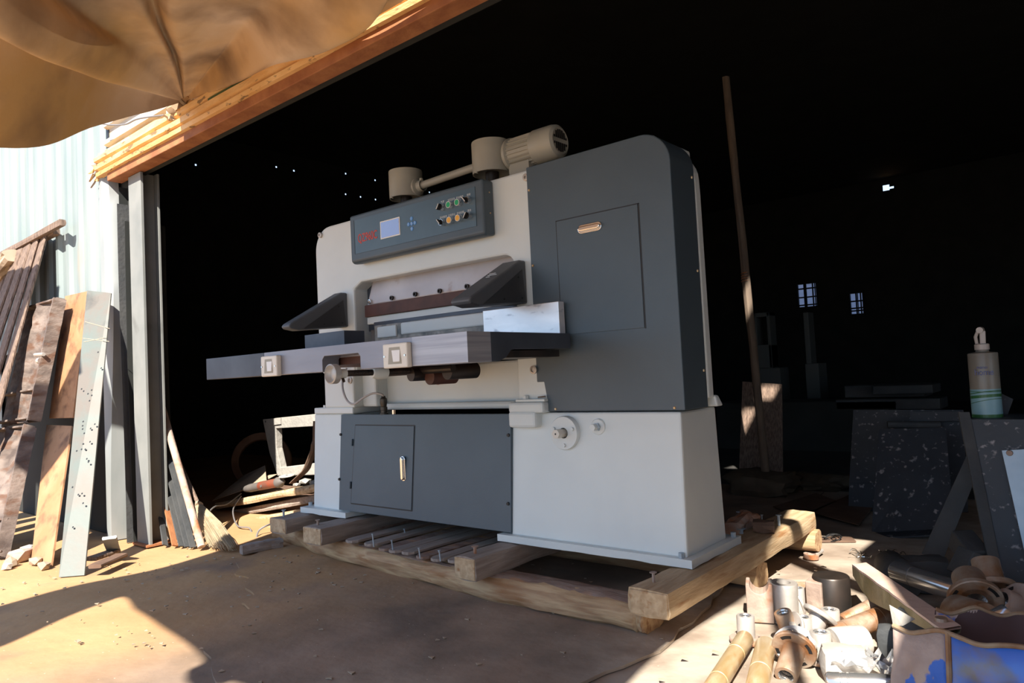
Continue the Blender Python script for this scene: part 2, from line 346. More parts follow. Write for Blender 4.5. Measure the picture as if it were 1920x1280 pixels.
struct(MB().box(-9.7, 7.2, 5.3, 16.2, -.1, .004).build('floor', 'shedfloor'))

# corrugated outer wall left of the doorway: one sheet per object
wl = root('wall_left', (-7, YW, 0), None, None); wl['kind'] = 'structure'
def corr(x0, x1, z0, z1, y, pitch=.2, dep=.024, horizontal=False, yend=None):
    pts = []; x = x0; a = z0 if horizontal else x0; e = z1 if horizontal else x1
    while a < e - 1e-6:
        for (f_, d_) in ((0, 0), (.28, 0), (.38, -dep), (.62, -dep), (.72, 0)):
            v = a + f_ * pitch
            if v <= e: pts.append((v, y + d_))
        a += pitch
    pts.append((e, y))
    if horizontal: return MB().grid([[(x0, p[1], p[0]) for p in pts], [((x0 + x1) / 2, p[1], p[0]) for p in pts], [(x1, p[1], p[0]) for p in pts]])
    return MB().grid([[(p[0], p[1], z0) for p in pts], [(p[0], p[1], z1) for p in pts]])
for k in range(6):
    x1 = -4.93 - k * .8
    s_ = corr(x1 - .84, x1, (1.46, 1.50, 1.3, -.01, -.02, -.02)[k], 4.4, YW - .004 * (k % 2)).build('wall_sheet', 'wallpaint', wl)
    so_ = s_.modifiers.new('th', 'SOLIDIFY'); so_.thickness = .004
MB().box(-7.4, -4.90, YW + .03, YW + .04, 0, 1.6).build('dark_opening_sheet', 'interior', wl)  # black sheet added to stand in for the dark wall opening
MB().box(-7.3, -4.9, YW + .0, YW + .03, 1.46, 1.50).build('rail', 'oldwood', wl)
# fascia over the doorway
fa = root('trim_2', (-2, YW, 2.4), None, None); fa['kind'] = 'structure'
f1 = corr(-4.9, -4.0, 2.37, 4.3, YW - .03, pitch=.115, dep=.03, horizontal=True).build('wall_sheet', 'fasciawhite', fa)
f2 = corr(-4.02, 7, 2.44, 4.3, YW - .03, pitch=.115, dep=.03, horizontal=True).build('wall_sheet', 'fasciawhite', fa)
for s_ in (f1, f2): so_ = s_.modifiers.new('th', 'SOLIDIFY'); so_.thickness = .004
# stacked ribs along the fascia's bottom edge, warm bounce light put into their orange
prof_ = [(1.875, 2.332), (1.842, 2.336), (1.836, 2.358), (1.852, 2.366), (1.852, 2.372), (1.832, 2.378), (1.828, 2.404), (1.850, 2.412), (1.850, 2.420), (1.830, 2.428), (1.828, 2.452), (1.852, 2.462), (1.856, 2.49), (1.885, 2.50)]
rows = []
for k in range(161):
    x = -4.99 + 11.9 * (k / 160) ** 1.6; e_ = .006 if k else .03
    rows.append([(x + (e_ * noise.noise(Vector((j * 2.1, 0, 5))) if k < 2 else 0), y + .004 * noise.noise(Vector((x * 2, j, 0))), z + .004 * noise.noise(Vector((x * 1.7, j * .6, 4)))) for j, (y, z) in enumerate(prof_)])
MB().grid(rows).build('fascia_rib', 'fascia', fa)
MB().box(-4.86, 7, 1.86, 1.95, 2.285, 2.335).build('lintel_angle', 'rust', fa, bevel=.004)
# torn bits at the left end of the ribs
for k in range(6):
    p = Vector((-4.98 + random.uniform(-.05, .03), 1.84 + random.uniform(-.02, .02), 2.33 + random.uniform(-.03, .07)))
    MB().prism([p, p + Vector((random.uniform(-.05, -.01), -.01, random.uniform(-.03, .03))), p + Vector((.02, 0, random.uniform(.01, .04)))], (0, .01, 0)).build('torn_flake', 'castrust' if k % 2 else 'fascia', fa)
# dark joint between wall and fascia, flashing, folded door sheets and post
fl = root('trim_3', (-4.88, YW, 0), None, None); fl['kind'] = 'structure'
g = [(-5.02, YW - .05), (-4.97, YW - .055), (-4.93, YW - .04), (-4.92, YW + .03)]
MB().grid([[(x + .035 * math.sin(z * 1.3) * (1 if j else 0) , y - .02 * math.sin(z * 2 + 1) * (1 if j == 2 else 0), z) for j, (x, y) in enumerate(g)] for z in [0 + 2.33 * i / 24 for i in range(25)]]).build('flashing', 'flash', fl, smooth=True)
MB().box(-4.925, -4.885, YW - .035, YW - .028, 2.33, 3.2).build('joint_strip', 'black', fl)
for k, (xa, ya, wv) in enumerate(((-4.83, YW - .0, .010), (-4.785, YW - .03, .014), (-4.735, YW - .01, .012))):
    MB().grid([[(xa + wv * math.sin(z * 2.1 + k), ya + .25, z), (xa + wv * math.sin(z * 2.1 + k), ya, z), (xa + .012 + wv * math.sin(z * 2.1 + k), ya - .004, z), (xa + .012 + wv * math.sin(z * 2.1 + k), ya + .25, z)] for z in [0 + (2.25 - .12 * k) * i / 30 for i in range(31)]]).build('folded_sheet', 'interior' if k != 1 else 'darkcast', fl, smooth=True)
po = root('door_post', (-4.6, YW, 0), 'grey steel post at the left side of the shed doorway', 'post')
MB().box(-4.68, -4.505, YW - .005, YW + .012, 0, 2.28).box(-4.68, -4.56, YW + .12, YW + .135, 0, 2.30).box(-4.62, -4.605, YW + .012, YW + .12, 0, 2.30).build('column', 'postgrey', po, bevel=.002)
MB().box(-4.69, -4.49, YW - .03, YW + .15, 0, .012).build('base_plate', 'rust', po)

# shed shell
L0, R0, B0, TOP = -9.6, 7.0, 16.0, 4.5
spots = [(640, 122), (695, 138), (889, 182), (935, 197), (970, 212), (798, 203), (367, 309), (518, 313), (551, 320), (648, 364), (676, 369), (704, 374), (290, 629), (1012, 78), (1030, 84), (640, 420), (780, 70)]
hl, hb = [], []
for (px, py) in spots:
    q = at(px, py, 0, L0)
    if q.y < B0: hl.append((q.y - .012, q.y + .012, min(q.z, 4.4) - .012, min(q.z, 4.4) + .012))
    else:
        q = at(px, py, 1, B0); hb.append((q.x - .012, q.x + .012, min(q.z, 4.4) - .012, min(q.z, 4.4) + .012))
wins = []
for (a, b_) in (((1496, 534), (1533, 573)), ((1594, 551), (1620, 587))):
    p, q = at(*a, 1, B0), at(*b_, 1, B0); wins.append((p.x, q.x, q.z, p.z))
p, q = at(1655, 348, 1, B0), at(1668, 356, 1, B0); hb.append((p.x, q.x, q.z, p.z)); p, q = at(1668, 352, 1, B0), at(1676, 352, 1, B0); hb.append((p.x, q.x, p.z - .02, p.z + .02))
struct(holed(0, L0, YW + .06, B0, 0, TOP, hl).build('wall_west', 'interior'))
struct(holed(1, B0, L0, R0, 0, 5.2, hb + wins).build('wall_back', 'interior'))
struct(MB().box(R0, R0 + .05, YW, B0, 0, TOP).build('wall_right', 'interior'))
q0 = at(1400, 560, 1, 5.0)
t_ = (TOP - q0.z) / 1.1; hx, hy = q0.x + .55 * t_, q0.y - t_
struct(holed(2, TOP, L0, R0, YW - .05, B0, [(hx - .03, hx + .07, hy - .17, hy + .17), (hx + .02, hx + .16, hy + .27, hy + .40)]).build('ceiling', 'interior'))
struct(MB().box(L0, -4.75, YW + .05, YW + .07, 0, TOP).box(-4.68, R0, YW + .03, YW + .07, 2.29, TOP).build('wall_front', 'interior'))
for i, (x0, x1, z0, z1) in enumerate(wins):
    wr = root('window_%d' % (i + 1), ((x0 + x1) / 2, B0, z0), None, None); wr['kind'] = 'structure'
    fm = MB(); fm.box(x0 - .04, x0, B0 - .05, B0 + .03, z0 - .04, z1 + .04).box(x1, x1 + .04, B0 - .05, B0 + .03, z0 - .04, z1 + .04).box(x0, x1, B0 - .05, B0 + .03, z0 - .04, z0).box(x0, x1, B0 - .05, B0 + .03, z1, z1 + .04)
    fm.build('window_frame', 'interior', wr)
    for f_ in ((.36, .44) if i == 0 else (.34, .40)): pass
    bars = [(.38, .055), (.80, .02), (.92, .012)] if i == 0 else [(.46, .02), (.58, .012), (.83, .02)]
    for (f_, ww) in bars:
        xx = x0 + (x1 - x0) * f_; MB().box(xx - ww / 2, xx + ww / 2, B0 - .02, B0 + .02, z0, z1).build('window_bar', 'interior', wr)
    for f_ in ((.08, .42, .80) if i == 0 else (.15, .28, .62)):
        zz = z0 + (z1 - z0) * f_; MB().box(x0, x1, B0 - .03, B0 + .01, zz - .014, zz + .014).build('window_bar', 'interior', wr)
    MB().box(x0, x1, B0 + .02, B0 + .024, z0, z1).build('pane', mat('dusty_pane_%d' % i, (.42, .46, .54), rough=.3, trans=.9), wr)

# ================================================================== MACHINE
mc = root('guillotine_cutter', (-2.35, 2.6, .2), 'large cream and dark grey paper guillotine machine standing on a timber skid', 'machine')
FY = 2.46
# --- cast frame: arch with opening
def arc(cx, cz, r_, a0, a1, n=8): return [(cx + r_ * math.cos(math.radians(a0 + (a1 - a0) * i / n)), cz + r_ * math.sin(math.radians(a0 + (a1 - a0) * i / n))) for i in range(n + 1)]
outer = [(-3.18, .98), (-3.48, .98)] + [(-3.505, 1.15)] + [(-3.505, 1.68)] + arc(-3.37, 1.68, .135, 180, 90) + [(-1.6, 1.815), (-1.6, 1.0)]
outer = [(-3.48, .98), (-3.505, 1.15)] + arc(-3.37, 1.68, .135, 180, 90) + [(-1.30, 1.815), (-1.30, .80), (-2.02, .80), (-2.02, 1.01)]
inner = [(-2.02, 1.40)] + arc(-2.08, 1.40, .06, 0, 90, 5) + [(-2.6, 1.463), (-3.10, 1.463), (-3.165, 1.43), (-3.165, .98)]
fp = [(x, FY, z) for x, z in outer + inner]
MB().prism(fp, (0, .32, 0)).build('frame', 'cream', mc, bevel=.012)
# legs on the left
MB().box(-3.44, -3.175, 2.44, 2.70, .785, .985).box(-3.40, -3.175, 2.452, 2.70, .98, 1.20).build('frame_leg', 'cream', mc, bevel=.01)
MB().box(-3.18, -3.06, 2.50, 2.74, .785, 1.02).build('frame_leg', 'cream', mc, bevel=.012)
# back apron plate under the table
MB().box(-3.07, -1.98, 2.58, 2.62, .775, .99).box(-3.07, -1.98, 2.53, 2.60, .765, .80).build('apron_plate', 'cream', mc, bevel=.012)
MB().box(-2.02, -1.84, 2.448, 2.60, .80, 1.005).build('frame_leg', 'cream', mc, bevel=.004)
# bolts on the frame
def bolt(p, d, r_, h, m='cream', nm='bolt'):
    b_ = MB(); hexnut(b_, p, d, r_, h); return b_.build(nm, m, mc, bevel=.001)
for (px, py) in ((602, 441), (988, 333)):
    q = at(px, py, 1, FY); MB().lathe([(.0, 0), (.016, 0), (.016, .012), (.012, .014), (.007, .014), (.007, .004), (0, .004)], q, (0, -1, 0), 20).build('bolt', 'bush', mc)
for (px, py) in ((657, 713), (1001, 693)):
    q = at(px, py, 1, 2.44); MB().lathe([(.0, 0), (.018, 0), (.018, .006), (.011, .008), (.011, .002), (0, .002)], q, (0, -1, 0), 20).build('bolt', 'bush', mc)
# blade opening contents
MB().box(-3.16, -2.0, 2.55, 2.60, 1.20, 1.50).build('opening_back', 'blued', mc)
kc = MB().hexa([(-3.11, 2.50, 1.335), (-2.02, 2.50, 1.335), (-2.02, 2.55, 1.335), (-3.11, 2.55, 1.335)], [(-3.08, 2.525, 1.475), (-2.02, 2.525, 1.475), (-2.02, 2.57, 1.475), (-3.08, 2.57, 1.475)]).build('knife_carrier', 'knife', mc, bevel=.008)
for i, (px, py) in enumerate(((695, 565.5), (736, 558.5), (780, 551.5), (826, 545.5), (877, 537))):
    q = at(px, py, 1, 2.503); MB().lathe([(0, 0), (.012, 0), (.012, .012), (.007, .012), (.007, .004), (0, .004)], q, (0, -1, 0), 18).build('bolt', 'oily' if i else 'chrome', kc)
MB().box(-3.11, -2.02, 2.485, 2.53, 1.272, 1.336).build('knife_clamp_bar', 'rustbrown', mc, bevel=.003)
MB().box(-3.11, -2.0, 2.50, 2.545, 1.232, 1.272).build('press_beam', 'cream', mc, bevel=.004)
MB().box(-3.02, -1.96, 2.47, 2.60, 1.205, 1.236).build('press_beam', 'blued', mc, bevel=.003)
# back gauge fence on the table (scraped iron with inset light panels)
fg = MB().box(-2.98, -2.08, 2.44, 2.50, 1.078, 1.215).build('back_gauge', 'fence', mc, bevel=.004)
MB().box(-2.95, -2.80, 2.432, 2.46, 1.145, 1.205).build('gauge_pad', 'cream', fg, bevel=.006)
MB().box(-2.765, -2.155, 2.432, 2.46, 1.150, 1.212).build('gauge_pad', 'cream', fg, bevel=.008)
MB().box(-3.08, -2.985, 2.50, 2.56, 1.07, 1.2).build('gauge_end', 'oily', mc)
# --- bright side fence
MB().box(-2.155, -1.735, 2.385, 2.425, 1.078, 1.212).build('side_gauge', 'bright', mc, bevel=.002)
# --- table
TZ = 1.078
MB().box(-3.53, -2.992, 1.80, 1.885, .972, TZ).build('table_extension', 'blued', mc, bevel=.002)
def plate_with_gap():
    pts = [(-2.99, .972), (-2.545, .972), (-2.545, 1.022)] + [(-2.530, 1.037)] + [(-2.305, 1.037), (-2.292, 1.025), (-2.292, .972), (-1.985, .972), (-1.985, TZ), (-2.99, TZ)]
    return MB().prism([(x, 1.80, z) for x, z in pts], (0, .085, 0))
plate_with_gap().build('table_front_bar', 'steel', mc, bevel=.0015)
MB().hexa([(-1.983, 1.797, .970), (-1.702, 1.797, .970), (-1.702, 1.92, .970), (-1.983, 1.92, .970)], [(-1.983, 1.797, TZ), (-1.702, 1.797, TZ), (-1.702, 1.92, TZ), (-1.983, 1.92, TZ)]).build('table_front_block', 'block', mc, bevel=.0015)
# side wing going back, thinner after a step
side = [(1.92, .972), (1.96, .972), (2.0, .985), (2.03, 1.012), (2.06, 1.016), (2.41, 1.016), (2.41, TZ), (1.92, TZ)]
MB().prism([(-1.702, y, z) for y, z in side], (-.27, 0, 0)).build('table_right_wing', 'blued', mc, bevel=.001)
MB().box(-3.14, -1.98, 1.885, 2.55, 1.03, TZ).build('table_top', 'steel', mc)
MB().box(-3.02, -1.99, 1.90, 2.40, 1.0, 1.03).build('table_underside', 'rustbrown', mc)
MB().box(-1.965, -1.74, 2.05, 2.38, .985, 1.012).build('table_rib', 'oily', mc)
# left wing block
a_, b2_ = at(571, 628, 1, 2.08), at(645, 619, 1, 2.08); c_ = at(571, 657, 1, 2.08)
MB().box(a_.x, b2_.x, 2.08, 2.20, 1.05, b2_.z).build('left_gauge_block', 'blued', mc, bevel=.002)
# ivory two-hand switches
for nm, (x0, x1) in (('a', (-2.980, -2.850)), ('b', (-2.125, -1.988))):
    sw = MB().box(x0, x1, 1.775, 1.802, .967, 1.060).build('hand_switch', 'ivory', mc, bevel=.006)
    xm = (x0 + x1) / 2; wd = x1 - x0
    MB().hexa([(xm - wd * .28, 1.7745, .982), (xm + wd * .28, 1.7745, .982), (xm + wd * .28, 1.7746, .982), (xm - wd * .28, 1.7746, .982)], [(xm - wd * .22, 1.7745, 1.045), (xm + wd * .22, 1.7745, 1.045), (xm + wd * .22, 1.7746, 1.045), (xm - wd * .22, 1.7746, 1.045)]).build('switch_recess', mat('recess_shade' + nm, (.30, .29, .24), rough=.5), sw)
    MB().hexa([(xm - wd * .02, 1.768, .990), (xm + wd * .24, 1.768, .990), (xm + wd * .24, 1.78, .990), (xm - wd * .02, 1.78, .990)], [(xm - wd * .12, 1.774, 1.034), (xm + wd * .22, 1.774, 1.034), (xm + wd * .22, 1.78, 1.034), (xm - wd * .12, 1.78, 1.034)]).build('rocker', 'white', sw, bevel=.001)
    for s_ in (-1, 1): MB().lathe([(0, .003), (.0035, .003), (.0045, 0)], (xm + s_ * wd * .42, 1.775, 1.012), (0, -1, 0), 10).build('screw', 'chrome', sw)
# handwheel and screw, running back under the table
hw = MB(); ctr = at(618, 701, 1, 1.735); ax = Vector((.02, 1, 0)).normalized()
hw.lathe([(.035, .0), (.040, .003), (.040, .030), (.035, .033), (.035, .030)], ctr, ax, 36)
hw.lathe([(.035, .0), (.033, .006), (.022, .018), (.010, .015), (.0, .015)], ctr, ax, 36)
hwo = hw.build('handwheel', 'bush', mc, smooth=True)
hwo.data.materials[0] = mat('handwheel_iron', (.40, .39, .37), (.46, .45, .43), rough=.4, metal=.3, scale=6)
MB().lathe([(.0, .03), (.019, .03), (.019, .075), (.0, .075)], ctr, ax, 20).build('wheel_hub', 'cream', hwo, smooth=True)
MB().tube([ctr + ax * .06 + Vector((0, 0, -.015)), ctr + ax * .06 + Vector((0.01, 0, -.034))], .006, 8).build('wheel_lock_screw', 'oily', hwo)
prof = []
for i in range(96): prof += [(.0135, .075 + i * .0075), (.0115, .07875 + i * .0075)]
MB().lathe(prof, ctr, ax, 16).build('feed_screw', 'oily', mc)
MB().lathe([(0, .21), (.022, .21), (.030, .235), (.030, .28), (0, .28)], ctr, ax, 24).build('screw_collar', 'cream', mc, smooth=True)
for (px, py, rr, m_, y0, ln) in ((770, 702, .030, 'oily', 2.15, .10), (787, 700, .028, 'galv', 2.20, .03), (805, 706, .036, 'rustbrown', 2.20, .14), (838, 696, .036, 'oily', 2.2, .16)):
    q = at(px, py, 1, y0); MB().lathe([(0, 0), (rr, 0), (rr, ln), (0, ln)], q, (.12, 1, 0), 24).build('feed_pulley', m_, mc, smooth=True)
q = at(700, 700, 1, 2.2); q2 = at(850, 690, 1, 2.2)
MB().tube([q, q2], .018, 12).build('drive_rod', 'oily', mc)
qa, qb = at(812, 712, 1, 2.5), at(857, 688, 1, 2.5); MB().box(qa.x, qb.x, 2.46, 2.56, qa.z, 1.02).build('gear_housing', 'black', mc, bevel=.01)
qa = at(822, 713, 1, 2.572); MB().lathe([(0, .008), (.022, .008), (.022, 0)], qa, (0, -1, 0), 16).build('red_tag', mat('tag_red', (.38, .14, .10), rough=.6), mc)
# --- guards
def guard(xl, xr, yt, name_flip=1):
    zt, zb, zT = 1.236, 1.228, 1.418
    tip = [(xl, yt, 1.214), (xr, yt + .01, 1.212)]
    L_ = [(yt, 1.214), (yt - .014, 1.226), (yt, 1.242), (2.425, zT), (FY + .002, zT), (FY + .002, zb), (yt + .05, 1.205)]
    g_ = MB().prism([(xl, y, z) for y, z in L_], (xr - xl, 0, 0)).build('guard_arm', 'guard', mc, bevel=.009, seg=3)
    ins = [(yt + .07, 1.213), (2.43, 1.375), (2.445, 1.235)]
    MB().prism([(xr + .0005, y, z) for y, z in ins], (.003, 0, 0)).build('guard_side_plate', mat('guard_plate', (.035, .038, .042), rough=.45), g_)
    for (y, z) in ((2.40, 1.34), (2.42, 1.25), (yt + .2, 1.24)): MB().lathe([(0, .003), (.004, .003), (.004, 0)], (xr + .003, y, z), (1, 0, 0), 8).build('screw', 'black', g_)
    return g_
gr = guard(-2.065, -1.955, 2.10)
for k, (dx, w_) in enumerate(((0, .035), (.0, .05), (.0, .022))):
    MB().box(-2.03, -2.03 + w_, 2.30 - .012 * k, 2.303 - .012 * k, 1.355 - .008 * k, 1.357 - .008 * k).build('guard_marking', 'whiteink', gr)
guard(-3.30, -3.225, 2.10)
# --- control panel
pb = root('p', (0, 0, 0), None, None); bpy.data.objects.remove(pb)
PY = 2.385
x0, x1, z0, z1 = -3.082, -2.120, 1.560, 1.808
cp = MB().prism([(x0, PY, z1), (x0, PY, z0), (x0, PY + .02, z0 - .012), (x0, FY, z0 - .004), (x0, FY, z1)], (x1 - x0, 0, 0)).build('control_panel', 'grey', mc, bevel=.014, seg=3)
PX0, PX1, PZ0, PZ1 = -3.04, -2.165, 1.598, 1.778
MB().box(PX0, PX1, PY - .0025, PY + .002, PZ0, PZ1).build('panel_face', 'panel', cp)
MB().box(PX0 - .002, PX0 + .001, PY - .0035, PY, PZ0, PZ1).build('panel_edge', 'black', cp)
fy = PY - .0028
def pp(px, py): return at(px, py, 1, fy)
text('QZ960C', 'lettering', 'redink', (pp(671, 449).x, fy, 1.655), (1, 0, 0), (0, 0, 1), .062, cp, sx=.70, label='red block lettering', bold=True)
a_, b_ = pp(715.5, 444), pp(748, 407)
MB().box(a_.x - .006, b_.x + .006, fy - .002, fy, 1.642, 1.733).build('screen_frame', 'white', cp)
MB().box(a_.x, b_.x, fy - .003, fy - .001, 1.648, 1.727).build('screen', 'screen', cp)
cx_ = pp(772, 415.5).x
for dx, dz, ch in ((0, .025, 'I'), (-.023, 0, 'C'), (0, 0, 'O'), (.023, 0, 'C'), (0, -.025, '0')):
    kk = MB().lathe([(0, .0025), (.0092, .0025), (.0105, 0)], (cx_ + dx, fy, 1.683 + dz), (0, -1, 0), 18).build('key', 'bluekey', cp)
    text(ch, 'key_mark', 'whiteink', (cx_ + dx - .004, fy - .0028, 1.683 + dz - .004), (1, 0, 0), (0, 0, 1), .012, kk, ext=.0002)
bx = [pp(831, 385).x, pp(847, 381).x, pp(863, 376).x, pp(880, 371).x]
names = [['气泵', '主机启动', '手动推前', '照明'], ['手动推退', '主机停止', '手动压纸', '离合']]
for rI, z in enumerate((1.720, 1.648)):
    for cI, x in enumerate(bx):
        ring = MB().lathe([(.0165, 0), (.0165, .012), (.0145, .016), (.0145, .024), (.013, .024), (.013, .018), (0, .018)], (x, fy, z), (0, -1, 0), 24)
        if cI in (1, 2):
            rg = ring.build('push_button', 'chrome', cp, smooth=True)
            MB().lathe([(0, .0265), (.0125, .0265), (.0135, .023)], (x, fy, z), (0, -1, 0), 24).build('button_cap', 'greenb' if rI == 0 else 'yellowb', rg)
            MB().lathe([(.0125, .0255), (.015, .0262), (.0155, .022)], (x, fy, z), (0, -1, 0), 24).build('button_rim', 'white', rg)
        else:
            rg = ring.build('selector_switch', 'chrome', cp, smooth=True)
            MB().lathe([(0, .024), (.0135, .024), (.0135, .017)], (x, fy, z), (0, -1, 0), 20).build('selector_base', 'black', rg)
            an = math.radians(55 if (rI + (cI == 3)) % 2 == 0 else 130); d = Vector((math.cos(an), 0, math.sin(an)))
            MB().bar(Vector((x, fy - .031, z)) - d * .015, Vector((x, fy - .031, z)) + d * .015, .007, .018, up=(0, 1, 0)).build('selector_handle', 'black', rg, bevel=.001)
            MB().bar(Vector((x, fy - .0405, z)) - d * .013, Vector((x, fy - .0405, z)) + d * .015, .0035, .001, up=(0, 1, 0)).build('selector_line', 'white', rg)
        s_ = names[rI][cI]
        text(s_, 'lettering', 'whiteink', (x - .0055 * len(s_) - .004, fy - .0004, z + .0235), (1, 0, 0), (0, 0, 1), .0125, cp, sx=.95, ext=.0003)
for (y, z) in ((PY + .045, 1.75), (PY + .045, 1.655)): MB().lathe([(0, .002), (.003, .002), (.004, 0)], (x1, y, z), (1, 0, 0), 10).build('screw', 'shaftwarm', cp)
# --- motor, pots and pipe on top
def pot(px, py_top, y, rr, ztop, zbot, nm):
    c = at(px, py_top, 1, y); o = Vector((c.x, y, 0))
    p_ = MB().lathe([(0, zbot + .05), (rr * .93, zbot + .05), (rr * .94, zbot), (rr, zbot), (rr, ztop - .006), (rr * .985, ztop), (0, ztop)], o, (0, 0, 1), 40).build(nm, 'motor', mc, smooth=True)
    MB().lathe([(.012, ztop), (.012, ztop + .012), (.006, ztop + .016), (0, ztop + .016)], o, (0, 0, 1), 10).build('pot_cap_screw', 'motor', p_)
    MB().lathe([(rr * .35, 1.80), (rr * .35, zbot + .01), (0, zbot + .01)], o, (0, 0, 1), 20).build('pot_neck', 'oily', p_, smooth=True)
    for a in (.4, 2.2, 4.5): MB().lathe([(.007, 0), (.007, .012), (0, .012)], o + Vector((math.cos(a) * rr * .97, math.sin(a) * rr * .97, zbot - .006)), (0, 0, 1), 8).build('screw', 'motor', p_)
    return o
p1 = pot(760, 320, 2.64, .092, 2.058, 1.908, 'counterweight_pot')
p2 = pot(920, 268, 2.64, .096, 2.062, 1.905, 'counterweight_pot')
MB().tube([(p1.x + .085, 2.64, 1.955), (p2.x - .085, 2.64, 1.968)], .020, 16).build('connecting_pipe', 'motor', mc, smooth=True)
MB().lathe([(0, 0), (.045, 0), (.045, .012), (.03, .02), (.03, .05)], (p1.x + .086, 2.64, 1.955), (1, 0, 0), 20).build('pipe_flange', 'motor', mc)
MB().lathe([(.01, 0), (.01, .02), (0, .02)], (p1.x + .122, 2.64, 1.975), (0, 0, 1), 8).build('screw', 'motor', mc)
m0 = Vector((p2.x + .105, 2.66, 1.978))
mo = MB().lathe([(0, 0), (.073, 0), (.080, .01), (.080, .022), (.067, .03), (.067, .17)], m0, (1, 0, 0), 36).build('motor', 'motor', mc, smooth=True)
MB().lathe([(.077, .165), (.080, .17), (.080, .27), (.075, .29), (.061, .300), (.061, .298), (0, .293)], m0, (1, 0, 0), 40).build('fan_cowl', 'motor', mo, smooth=True)
for k in range(24):
    a = 2 * math.pi * k / 24; d = Vector((0, math.cos(a), math.sin(a))); c = m0 + d * .070
    MB().bar(c + Vector((.03, 0, 0)), c + Vector((.165, 0, 0)), .003, .012, up=d).build('cooling_fin', 'motor', mo)
for i in range(-3, 4):
    for s_ in (-1, 1):
        h = math.sqrt(max(.052 ** 2 - (i * .016) ** 2, 0)); 
        MB().box(m0.x + .2985, m0.x + .3002, m0.y + i * .015 - .0045, m0.y + i * .015 + .0045, min(m0.z + s_ * .010, m0.z + s_ * h), max(m0.z + s_ * .010, m0.z + s_ * h)).build('vent_slot', 'black', mo)
MB().box(m0.x + .02, m0.x + .14, 2.62, 2.70, 1.81, 1.92).build('motor_mount', 'motor', mo)
MB().lathe([(0, 0), (.05, 0), (.05, .06), (0, .06)], m0 - Vector((.055, 0, 0)), (1, 0, 0), 24).build('motor_coupling', 'motor', mo, smooth=True)
MB().box(-3.0, -1.45, 2.56, 2.74, 1.81, 1.822).build('top_plate', 'cream', mc)
# --- right grey cover
CY = 2.445; CX0, CX1, CZ0, CZ1 = -1.915, -1.228, .757, 1.820
body = [(CX0, CZ1)] + [(CX0, .883), (CX0 + .038, .883), (CX0 + .052, .80), (CX0 + .052, CZ0), (CX1, CZ0)] + [(CX1, 1.69)] + arc(CX1 - .125, CZ1 - .125, .125, 0, 90, 10)
cov = MB().prism([(x, CY, z) for x, z in body], (0, .20, 0)).build('side_cover', 'grey', mc, bevel=.004)
dr = MB().box(-1.765, -1.375, CY - .004, CY + .002, 1.075, 1.555).build('cover_door', 'grey', cov, bevel=.0015)
for (xa, xb, za, zb) in ((-1.770, -1.765, 1.072, 1.558), (-1.375, -1.369, 1.072, 1.558), (-1.770, -1.369, 1.555, 1.559)):
    MB().box(xa, xb, CY - .001, CY + .001, za, zb).build('door_gap', 'black', cov)
def handle(c, length, w_, parent, horiz=True):
    n = 10; P = []
    R_ = w_ / 2; h = length / 2 - R_
    for k in range(n + 1): a = -math.pi / 2 + math.pi * k / n; P.append((h + R_ * math.cos(a), R_ * math.sin(a)))
    for k in range(n + 1): a = math.pi / 2 + math.pi * k / n; P.append((-h + R_ * math.cos(a), R_ * math.sin(a)))
    def q(u_, v_, y): return (c.x + (u_ if horiz else -v_), y, c.z + (v_ if horiz else u_))
    o = MB().prism([q(a, b_, c.y) for a, b_ in P], (0, -.006, 0)).build('handle', 'chrome', parent, bevel=.002)
    MB().prism([q(a * .93 + (.002), b_ * .55, c.y - .006) for a, b_ in P], (0, -.012, 0)).build('handle_grip', 'chrome', o, bevel=.004)
    return o
handle(Vector((-1.597, CY - .004, 1.500)), .115, .036, dr)
for (px, py) in ((991, 357), (999, 498), (1005, 667), (1042, 768), (1265, 767)):
    q = at(px, py, 1, CY); MB().lathe([(0, .004), (.004, .004), (.006, 0)], (max(q.x, CX0 + .012), CY, max(q.z, CZ0 + .01)), (0, -1, 0), 10).build('screw', 'shaftwarm', cov)
for z in (1.66, 1.29, .90): MB().lathe([(0, .004), (.004, .004), (.006, 0)], (CX1, 2.622, z), (1, 0, 0), 10).build('screw', 'shaftwarm', cov)
# rear half of the frame behind the cover
rear = [(-1.9, .79), (-1.225, .79)] + [(-1.228, 1.60)] + arc(-1.345, 1.665, .115, 0, 90, 8) + [(-1.9, 1.78)]
MB().prism([(x, 2.645, z) for x, z in rear], (0, .055, 0)).build('rear_frame', 'cream', mc, bevel=.01)
MB().hexa([(-1.9, 2.70, .755), (-1.215, 2.70, .755), (-1.215, 2.76, .755), (-1.9, 2.76, .755)], [(-1.9, 2.70, .80), (-1.222, 2.70, .80), (-1.222, 2.73, .80), (-1.9, 2.73, .80)]).build('rear_foot', 'cream', mc, bevel=.008)
